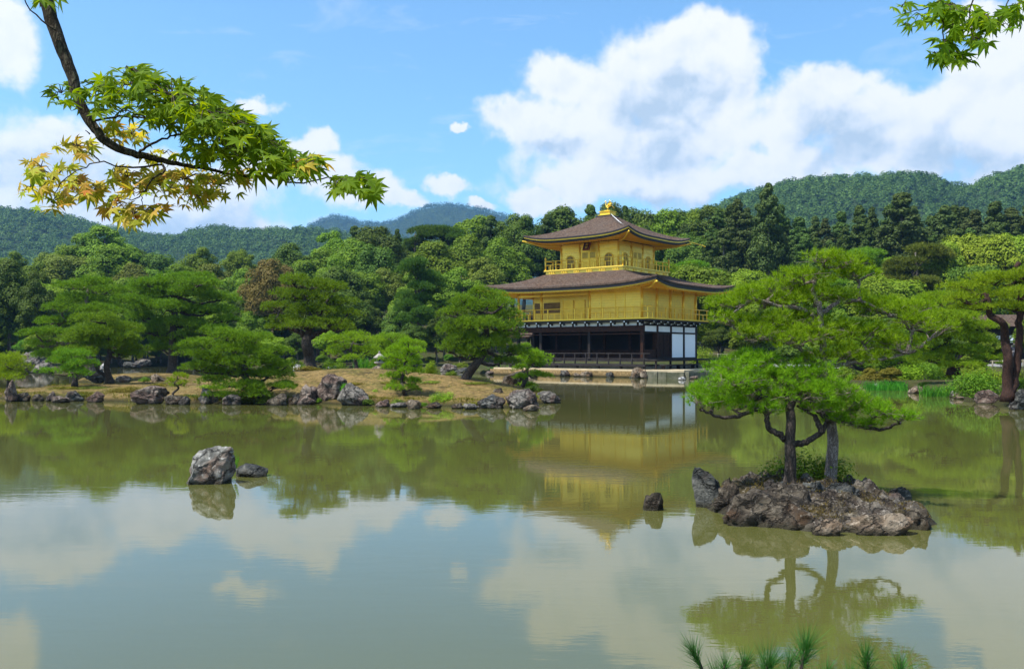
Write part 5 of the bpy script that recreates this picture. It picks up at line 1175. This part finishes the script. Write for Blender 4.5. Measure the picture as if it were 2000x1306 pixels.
row(98, [(-100,590),(300,600),(500,590),(560,560),(700,560),(800,570),(900,575),(1000,560)], -100, 1010, 56, [('b','l_md'),('w','l_lt'),('a','l_dk'),('w','l_md'),('b','l_dk')], seed=6, jit=22)
row(90, [(-100,640),(560,640),(700,620),(800,625),(1000,610)], -90, 1000, 52, [('w','l_md'),('w','l_lt'),('s','l_lt'),('w','l_dk'),('w','azal')], seed=7, jit=22, wf=(1.1, 1.6))
row(92, [(540,690),(1000,684)], 540, 960, 44, [('s','azal'),('s','l_md'),('s','l_lt')], seed=8, jit=10, wf=(1.3, 1.9))
tree(20, 500, 90, 'b', 'l_dk', .8, 'tall dark tree at the left edge of the wood'); tree(75, 520, 88, 'a', 'l_dk', .7, 'dark airy tree next to the left-edge tree'); tree(-40, 500, 92, 'b', 'l_dk', .9)
tree(815, 500, 86, 'p', 'n_dk', .75, 'bare-stemmed wild pine in front of the wood left of the pavilion')
# behind and right of the pavilion
CS = [(1390,408),(1440,388),(1470,398),(1500,358),(1530,400),(1560,418),(1600,410),(1640,404),(1680,380),(1720,400),(1760,366),(1800,420),(1860,384),(1890,400),(1940,386),(1990,400),(2100,390)]
row(132, CS, 1400, 2120, 26, [('c','l_cb'),('c','l_cd'),('h','l_cb'),('c','l_cd'),('c','l_cb')], seed=9, jit=20, wf=(.95, 1.35))
row(124, off(CS, 44), 1390, 2100, 27, [('h','l_cd'),('h','l_cb'),('c','l_cd'),('h','l_cd')], seed=10, jit=18, wf=(.9, 1.2))
row(128, [(1200,430),(1400,440)], 1230, 1420, 30, [('h','l_cd'),('a','l_dk'),('h','l_cd')], seed=11, jit=14)
tree(1500, 356, 118, 'h', 'l_cb', .85, 'tallest dark cedar with a bare trunk on the right skyline'); tree(1762, 368, 122, 'c', 'l_cb', 1.5, 'broad pyramid cedar on the right skyline'); tree(1440, 386, 122, 'c', 'l_cb', 1.0, 'ragged tall cedar left of the tallest one')
row(104, [(1300,500),(1360,492),(1420,500),(1520,520),(1600,500),(1700,470),(1760,470),(1850,460),(2000,470)], 1300, 1760, 62, [('w','l_md'),('w','l_lt'),('b','l_md'),('p','n_mid')], seed=12, jit=16, wf=(1.0, 1.3))
tree(1360, 490, 90, 'w', 'l_md', 1.15, 'large rounded green tree just right of the pavilion roof')
tree(1900, 432, 100, 'b', 'l_yl', .85, 'yellow-green tree glowing above the right shore'); tree(1845, 462, 98, 'b', 'l_yl', .7, 'smaller yellow-green tree left of the glowing one'); tree(1960, 452, 96, 'b', 'l_yl', .8, 'yellow-green tree at the right edge'); tree(1985, 440, 108, 'b', 'l_lt', .8)
tree(1900, 500, 82, 'b', 'l_dk', .9, 'dark rounded tree below the yellow-green ones'); tree(1790, 470, 96, 'p', 'l_ol', 1.0, 'grey-green wild pine left of the yellow-green trees')
row(92, [(1290,560),(1500,560),(1600,540),(1800,520),(2000,530)], 1310, 2060, 50, [('w','l_md'),('b','l_lt'),('p','n_mid'),('w','l_dk'),('b','l_md')], seed=13, jit=20, wf=(1.0, 1.35))
row(86, [(1390,620),(1600,610),(1800,600),(2060,600)], 1400, 1940, 50, [('w','l_dk'),('w','l_md'),('s','l_md'),('w','l_dk')], seed=14, jit=16, wf=(1.1, 1.6))
row(68, [(1560,660),(1930,650)], 1570, 1930, 46, [('s','l_dk'),('w','l_md'),('s','l_md')], seed=15, jit=10, wf=(1.3, 1.8))

# ------------------------------------------------------------------ near maples over the water
def maple_leaves(cent, nrm, tip, size, r):
    """palmate seven-lobed leaves"""
    a = np.radians([-128, -88, -45, 0, 45, 88, 128]); ln = np.array([.42, .74, .94, 1.0, .94, .74, .42]); pts = [(0, -.06)]
    def pol(an, ra): return (math.sin(an)*ra, math.cos(an)*ra)
    for i in range(7):
        w = .25 if i not in (0, 6) else .28
        pts += [pol(a[i]-w, ln[i]*.54), pol(a[i], ln[i]), pol(a[i]+w, ln[i]*.54)]
        if i < 6: pts.append(pol((a[i]+a[i+1])/2, .36))
    pts = np.array(pts); m = len(pts)+1; n = len(cent)
    nrm = unit(nrm); t = tip-nrm*(tip*nrm).sum(1, keepdims=True); t = unit(t); b = np.cross(nrm, t); sz = (size*r.uniform(.7, 1.2, n))[:, None, None]
    loc = np.vstack([[0, 0], pts]); rr = np.hypot(loc[:, 0], loc[:, 1]); droop = r.uniform(.02, .75, n)[:, None, None]; crl = r.normal(0, .30, (n, 1, 1))
    V = cent[:, None]+sz*(b[:, None]*loc[None, :, :1]+t[:, None]*loc[None, :, 1:]-nrm[:, None]*(rr**2)[None, :, None]*droop+nrm[:, None]*crl*loc[None, :, :1])
    f = np.array([(0, i, i+1) for i in range(1, m-1)]+[(0, m-1, 1)]); Fc = (np.arange(n)[:, None, None]*m+f[None]).reshape(-1, 3); return V.reshape(-1, 3), Fc
def spray(g, tg, ells, D, r, size=.036, tilt=(0, -.55, .8), jit=.38, flow=(1, 0, -.5)):
    for el in ells:
        x, y, rx, ry, n = el[:5]; n = int(n*1.15); dd = el[5] if len(el) > 5 else 0; sl = el[6] if len(el) > 6 else 0
        q = np.sqrt(r.uniform(0, 1, n)); th = r.uniform(0, 2*PI, n); u = q*np.cos(th); v = q*np.sin(th); dep = r.normal(0, .09, n)+dd-v*.10
        c = np.array([P(x+u_*rx, y+v_*ry+sl*u_*rx, D+d_) for u_, v_, d_ in zip(u, v, dep)]); cc = P(x, y, D+dd)
        nr = np.array(tilt)+jit*r.normal(size=(n, 3)); out = unit(c-cc+1e-6)*.8+np.array(flow)*.6+.45*r.normal(size=(n, 3)); g.add(*maple_leaves(c, nr, out, size, r))
        for k in range(0, n, 3):
            tg.tube([c[k], (c[k]+cc)/2+(0, 0, .01), cc], [.0008, .0012, .0018], 3, False)
def limb(pts, D, rad, n=6, jit=.0012):
    pp = [P(p[0], p[1], D+(p[2] if len(p) > 2 else 0)) for p in pts]; return resample(pp, n, jit)
def lrad(pts, rad, D, n=6): return np.interp(np.arange((len(pts)-1)*n+1)/n, np.arange(len(pts)), rad)*D/F
r = np.random.default_rng(77); DM = 2.35
mb = empty('maple_tree', (-3.2, .7, .30), 'maple on the near bank whose crooked limb hangs down from the top left', 'tree'); B0 = np.array(mb.location)
lp = [(70,-70),(88,-10),(108,60),(138,140),(158,205),(186,252),(222,286),(270,302),(318,314),(360,323),(410,331),(460,343),(515,343),(556,354),(592,357),(640,348),(700,352)]
lr = [13.5,13,12.5,11,10,9,8,7,5.5,4,3.2,2.5,2.1,1.8,1.5,1.2,1]
main = limb(lp, DM, lr)
up = resample([(-3.0, .75, 3.6), (-2.5, 1.3, 4.15), (-1.75, 2.1, 3.75), main[0]], 6)
g = Geo().tube(resample([(-3.2, .7, .1), (-3.25, .72, 1.4), (-3.1, .7, 2.6), (-3.0, .75, 3.6), (-3.1, .4, 5.0)], 5)-B0, np.linspace(.13, .05, 21), 14); part('trunk', g, M['barkm'], mb, True)
g = Geo().tube(np.vstack([up[:-1], main])-B0, np.concatenate([np.linspace(.055, 15*DM/F, len(up)-1), lrad(lp, lr, DM)]), 12); part('limb', g, M['barkm'], mb, True)
tw = Geo()
for pts, w0 in [([(182,236),(235,228),(300,231),(360,228),(430,232)], 2.6),([(272,299),(290,284),(320,272),(350,262),(420,262),(480,300)], 3),([(290,232),(240,215),(215,200)], 1.6),([(300,231),(340,205),(400,190)], 1.6),
                ([(318,322),(270,326),(235,325),(195,316),(160,330),(130,334)], 2.2),([(318,322),(322,333),(300,348),(285,370),(265,388),(240,390)], 2.6),([(195,316),(178,300),(155,292)], 1.3),([(295,356),(320,365),(345,368)], 1.2),
                ([(430,232),(480,262),(530,300)], 1.6),([(556,354),(575,348),(600,344)], 1.1),([(175,262),(166,256)], 1.5),([(325,318),(345,309)], 2),([(275,380),(280,400)], 1),([(420,330),(470,365)], 1.1),([(160,330),(120,355),(105,385)], 1.1),([(110,60),(60,20),(40,-30)], 2)]:
    c = limb([(*p, -.02*i) for i, p in enumerate(pts)], DM-.02, 1, 4, .0015); tw.tube(c-B0, np.linspace(w0, .7, len(c))*DM/F, 5, False)
gg = Geo()
spray(gg, tw2 := Geo(), [(190,178,55,22,26,-.05),(255,165,75,22,44,-.1),(335,185,85,34,60,-.15,.15),(300,205,70,30,46,-.05),(400,215,85,34,64,-.15,.25),(360,240,80,34,54,0,.2),(450,245,80,32,54,-.15,.3),(430,275,70,34,48,-.05,.2),
      (500,272,66,28,44,-.1,.35),(480,308,60,28,36,-.05,.2),(540,300,46,24,30,-.1,.3),(120,182,34,20,14,0),(200,205,50,22,18,0),(100,0,28,10,8),(395,300,60,26,26,.05),(575,330,36,16,20,-.05),(250,140,40,12,16,-.2),(610,318,30,14,10,-.1),(660,358,24,14,12,0),(700,358,36,18,24,0),(726,372,16,14,10,0)], DM, r)
gy_ = Geo()
spray(gy_, tw2, [(80,325,34,22,16,.1),(110,345,50,30,26,.1),(60,365,24,16,9,.1),(150,285,44,18,18,.1),(160,360,44,22,24,.1),(100,395,40,18,14,.1),(190,372,28,16,10,.1),(215,255,30,18,14,.15),(255,262,40,18,14,.2),(250,345,40,22,24,.05),(300,358,56,26,34,.1),
      (360,350,60,24,34,.1),(430,362,52,24,32,.1),(385,385,40,20,20,.1),(225,400,30,18,14,.05),(262,418,38,18,18,.05),(300,410,24,18,10,.05),(465,340,28,14,10,.1),(590,318,44,18,20,0),(545,325,34,18,14,0),(320,300,40,16,10,.25)], DM, r, .033, jit=.5)
part('green_foliage', Geo().add(np.concatenate(gg.v)-B0, np.concatenate(gg.f)), M['mapg'], mb, label='bright green leaves above the limb')
part('turning_foliage', Geo().add(np.concatenate(gy_.v)-B0, np.concatenate(gy_.f)), M['mapy'], mb, label='yellow and orange leaves below the limb')
tw.v += [v-B0 for v in tw2.v]; off_ = tw.n; tw.f += [f+off_ for f in tw2.f]; tw.n += tw2.n
part('twigs', tw, M['barkm'], mb, True)
m2 = empty('maple_tree', (3.6, .9, .30), 'maple on the near bank with leafy twigs drooping into the top right corner', 'tree'); B1 = np.array(m2.location); DR = 2.6
tw = Geo(); gg = Geo()
for pts, w0 in [([(1870,-60),(1838,0),(1842,60),(1846,100)], 2.4),([(1838,0),(1810,15),(1765,28)], 1.5),([(1930,-60),(1900,0),(1895,40),(1905,90)], 2),([(1990,-40),(1960,20),(1950,45)], 1.6)]:
    c = limb(pts, DR, 1, 4, .0015); tw.tube(c-B1, np.linspace(w0, .7, len(c))*DR/F, 5, False)
tw.tube(resample([P(1870,-60,DR), P(1960,-230,DR-.2), (2.2, 1.9, 4.0), (3.3, 1.1, 3.4)], 5)-B1, np.linspace(.006, .04, 16), 8)
tw.tube(resample([P(1930,-60,DR), P(1960,-230,DR-.2)], 3)-B1, .006, 6); tw.tube(resample([P(1990,-40,DR), P(1960,-230,DR-.2)], 3)-B1, .006, 6)
t2 = Geo()
spray(gg, t2, [(1760,15,18,14,5),(1765,48,16,14,3),(1800,30,28,20,9),(1850,10,40,16,14),(1880,25,40,20,14),(1860,50,30,14,8),(1900,50,34,18,12),(1925,30,30,20,10),(1955,50,24,14,8),(1985,10,24,20,10),(1980,40,20,12,5),(1845,82,26,14,8),(1830,108,24,12,12),(1880,110,28,12,9),(1912,78,22,16,7),(1855,100,24,10,5)], DR, r, .040, (0, -.75, .6), .4, (-.1, 0, -1))
part('trunk', Geo().tube(resample([(3.6, .9, .1), (3.5, .95, 1.6), (3.3, 1.1, 3.4), (3.4, .8, 4.8)], 5)-B1, np.linspace(.12, .045, 16), 14), M['barkm'], m2, True)
part('green_foliage', Geo().add(np.concatenate(gg.v)-B1, np.concatenate(gg.f)), M['mapg'], m2)
off_ = tw.n; tw.v += [v-B1 for v in t2.v]; tw.f += [f+off_ for f in t2.f]; part('twigs', tw, M['barkm'], m2, True)
# young pine on the near bank, only its shoot tips reach the picture
yb = P(1560, 1600, 2.7); yb[2] = .36; yp = empty('young_pine', yb, 'young dark green pine on the near bank, shoot tips at the bottom edge', 'pine tree')
g = Geo(); st_ = Geo()
for x, y, s in [(1367,1300,1),(1418,1318,.8),(1486,1302,1.2),(1452,1322,.8),(1566,1292,1.3),(1532,1325,.8),(1610,1330,.8),(1678,1304,1.0),(1716,1332,.7),(1748,1318,.8),(1400,1350,1),(1500,1350,1),(1590,1350,1),(1660,1350,1)]:
    b = P(x+r.normal(0, 6), y-8+r.normal(0, 8), 2.7+r.uniform(-.1, .1))-yb; a = unit(np.array([r.normal(0, .25), r.normal(0, .15), 1.])); n = int(48*s)
    c = b+a*(r.uniform(-.05, .012, n)[:, None]); g.add(*needles(c, np.repeat(a[None], n, 0), 4, (.098*s**.5)*r.uniform(.85, 1.1), .0018, .46, r))
    st_.tube(resample([(b[0]*.25, 0, .1), (b[0]*.7, b[1]*.5, b[2]*.55), b-a*.06, b+a*.02], 4), np.linspace(.012, .003, 13), 6)
st_.tube([(0, 0, -.1), (0, 0, .15)], .02, 8)
part('needles', g, M['needb'], yp); part('stems', st_, M['barkd'], yp, True)

# ------------------------------------------------------------------ air
hz = Geo().box(-2600, 2600, -70, 2900, -3, 420)
m, t, out = new_mat('haze_air'); v = t.new('ShaderNodeVolumePrincipled', {'Color': (.26, .55, 1.0, 1), 'Density': HAZE, 'Anisotropy': .25}); t.l.new(v.outputs[0], out.inputs[1])
tag(part('haze', hz, m, kind='stuff'), 'thin blue summer haze in front of the far hills', 'haze', kind='stuff')

row(54, [(1680,700),(1800,698),(1940,702)], 1690, 1950, 38, [('s','l_md'),('s','l_dk'),('s','azal'),('w','l_md')], seed=16, jit=12, wf=(1.2, 1.7))
row(47, [(1690,716),(1850,712)], 1700, 1860, 34, [('s','l_md'),('s','l_lt'),('s','moss')], seed=17, jit=8, wf=(1.3, 1.9))

for k, (x, y, w, h, m_, l) in enumerate([(45,776,.5,.22,'moss','mossy clump left of the reddish pointed rock'),(150,779,.5,.25,'l_ol','olive shore plant below the small left pine'),(222,779,.5,.2,'azal','bright plant between pink stone and mauve boulder'),(338,786,.4,.2,'moss','moss cushion below the tiny pine'),
    (375,785,.45,.3,'l_dk','dark shore plant right of the tiny pine'),(458,787,.9,.32,'l_dk','dark undergrowth beneath the broad shore pine'),(522,787,.6,.35,'l_ol','olive undergrowth at the foot of the broad shore pine'),(560,786,.35,.3,'moss','moss clump beside the narrow standing stone'),
    (618,786,.25,.22,'azal','yellow-green leaves between the two largest boulders'),(692,788,.3,.2,'azal','yellow-green leaves right of the largest boulder'),(722,790,.3,.25,'l_dk','dark trailing leaves left of the small square rock'),(775,790,.3,.18,'l_ol','low olive plant under the rounded pine'),
    (822,793,.25,.15,'azal','small bright plant right of the split rock'),(918,794,.4,.2,'moss','russet moss clump right of the green shrub'),(1000,794,.35,.2,'l_yl','pale leaved clump between the two end boulders'),(90,775,.45,.2,'l_ol','olive fringe plant at the far left shore'),
    (280,745,.5,.25,'l_md','green plant by the low wooden edge'),(560,730,.8,.4,'l_md','leafy shrub left of the forked pine'),(655,722,.8,.45,'azal','bright shrub right of the forked pine'),(622,728,.5,.25,'moss','dry moss cushion right of the forked trunk'),(880,735,.4,.3,'l_md','green shrub left of the leaning pine trunk'),(860,745,.3,.15,'azal','tiny bright plant by the white rock')]):
    D_ = WD(y+2) if y > 770 else (38 if x > 300 else 46); leaf_bush(l, P(x, y, D_), w, w*.6, h, int(1800*w+500), .05, m_, 200+k)

row(58, [(1640,690),(1800,684),(1980,690)], 1640, 1945, 30, [('s','l_md'),('s','l_lt'),('w','l_md'),('s','l_dk')], seed=18, jit=14, wf=(1.2, 1.7))
row(76, [(1400,650),(1960,640)], 1600, 1960, 34, [('w','l_md'),('w','l_dk'),('s','l_lt')], seed=19, jit=14, wf=(1.2, 1.6))
row(97, [(-100,668),(560,672)], -90, 560, 44, [('s','l_dk'),('s','l_md'),('w','l_md')], seed=20, jit=12, wf=(1.3, 1.8))
tree(1925, 640, 46, 'w', 'l_md', 1.2, 'leafy tree in front of the booth, left of the red trunks'); tree(2030, 600, 44, 'w', 'l_md', 1.1, 'leafy tree at the right edge beyond the red trunks')

for k, (x, y, w, h, m_, l) in enumerate([(560,752,.7,.12,'moss','flat moss patch on the turf left of the boulders'),(770,738,.6,.10,'moss','flat moss patch on the turf behind the rounded pine'),(690,740,.5,.08,'moss','flat moss patch on the turf crest'),(840,762,.6,.10,'l_ol','olive ground cover left of the slanted rock'),(930,758,.9,.10,'l_ol','dark ground cover under the leaning pine'),
    (640,745,.4,.10,'moss','moss behind the largest boulder'),(410,752,.7,.22,'l_md','undergrowth left of the broad shore pine'),(310,762,.6,.14,'moss','low moss patch above the mauve boulder'),(120,760,.8,.14,'moss','moss bank under the left pines'),(180,762,.8,.16,'l_ol','olive ground cover under the curved pine')]):
    D_ = 38 if x < 350 else 34.5; X_ = (x-1000)/F*D_; leaf_bush(l, (X_, D_, float(isle_z(np.array([X_]), np.array([D_]))[0])-.02), w, w*.7, h, int(1800*w+500), .05, m_, 260+k, clumps=16)

for k, (x, y, w, h, m_, l) in enumerate([(1640,752,1.0,.8,'l_md','green shrub at the right shore left of the moss mound'),(1768,738,1.1,.9,'l_lt','light shrub behind the left iris bed'),(1822,742,1.2,1.0,'azal','bright shrub between the iris beds, set back'),(1868,740,1.1,.9,'l_md','green shrub behind the long sloping stone'),
    (1925,735,1.2,1.0,'l_lt','light shrub behind the azalea tiers'),(1795,722,1.4,1.1,'l_md','green shrub farther back behind the iris beds'),(1740,722,1.4,1.1,'l_dk','dark shrub behind the white and blue rock'),(1700,728,1.0,.8,'l_lt','light shrub behind the moss mound'),(1850,722,1.5,1.2,'l_dk','dark shrub below the tiered pine'),(1990,738,1.2,.9,'l_md','green shrub beyond the red trunks')]):
    D_ = 46+(y < 730)*7+(x > 1900)*-6; X_ = (x-1000)/F*D_; leaf_bush(l, (X_, D_, float(ground_z(X_, D_))), w, w*.7, h, 3000, .085, m_, 290+k, clumps=20)
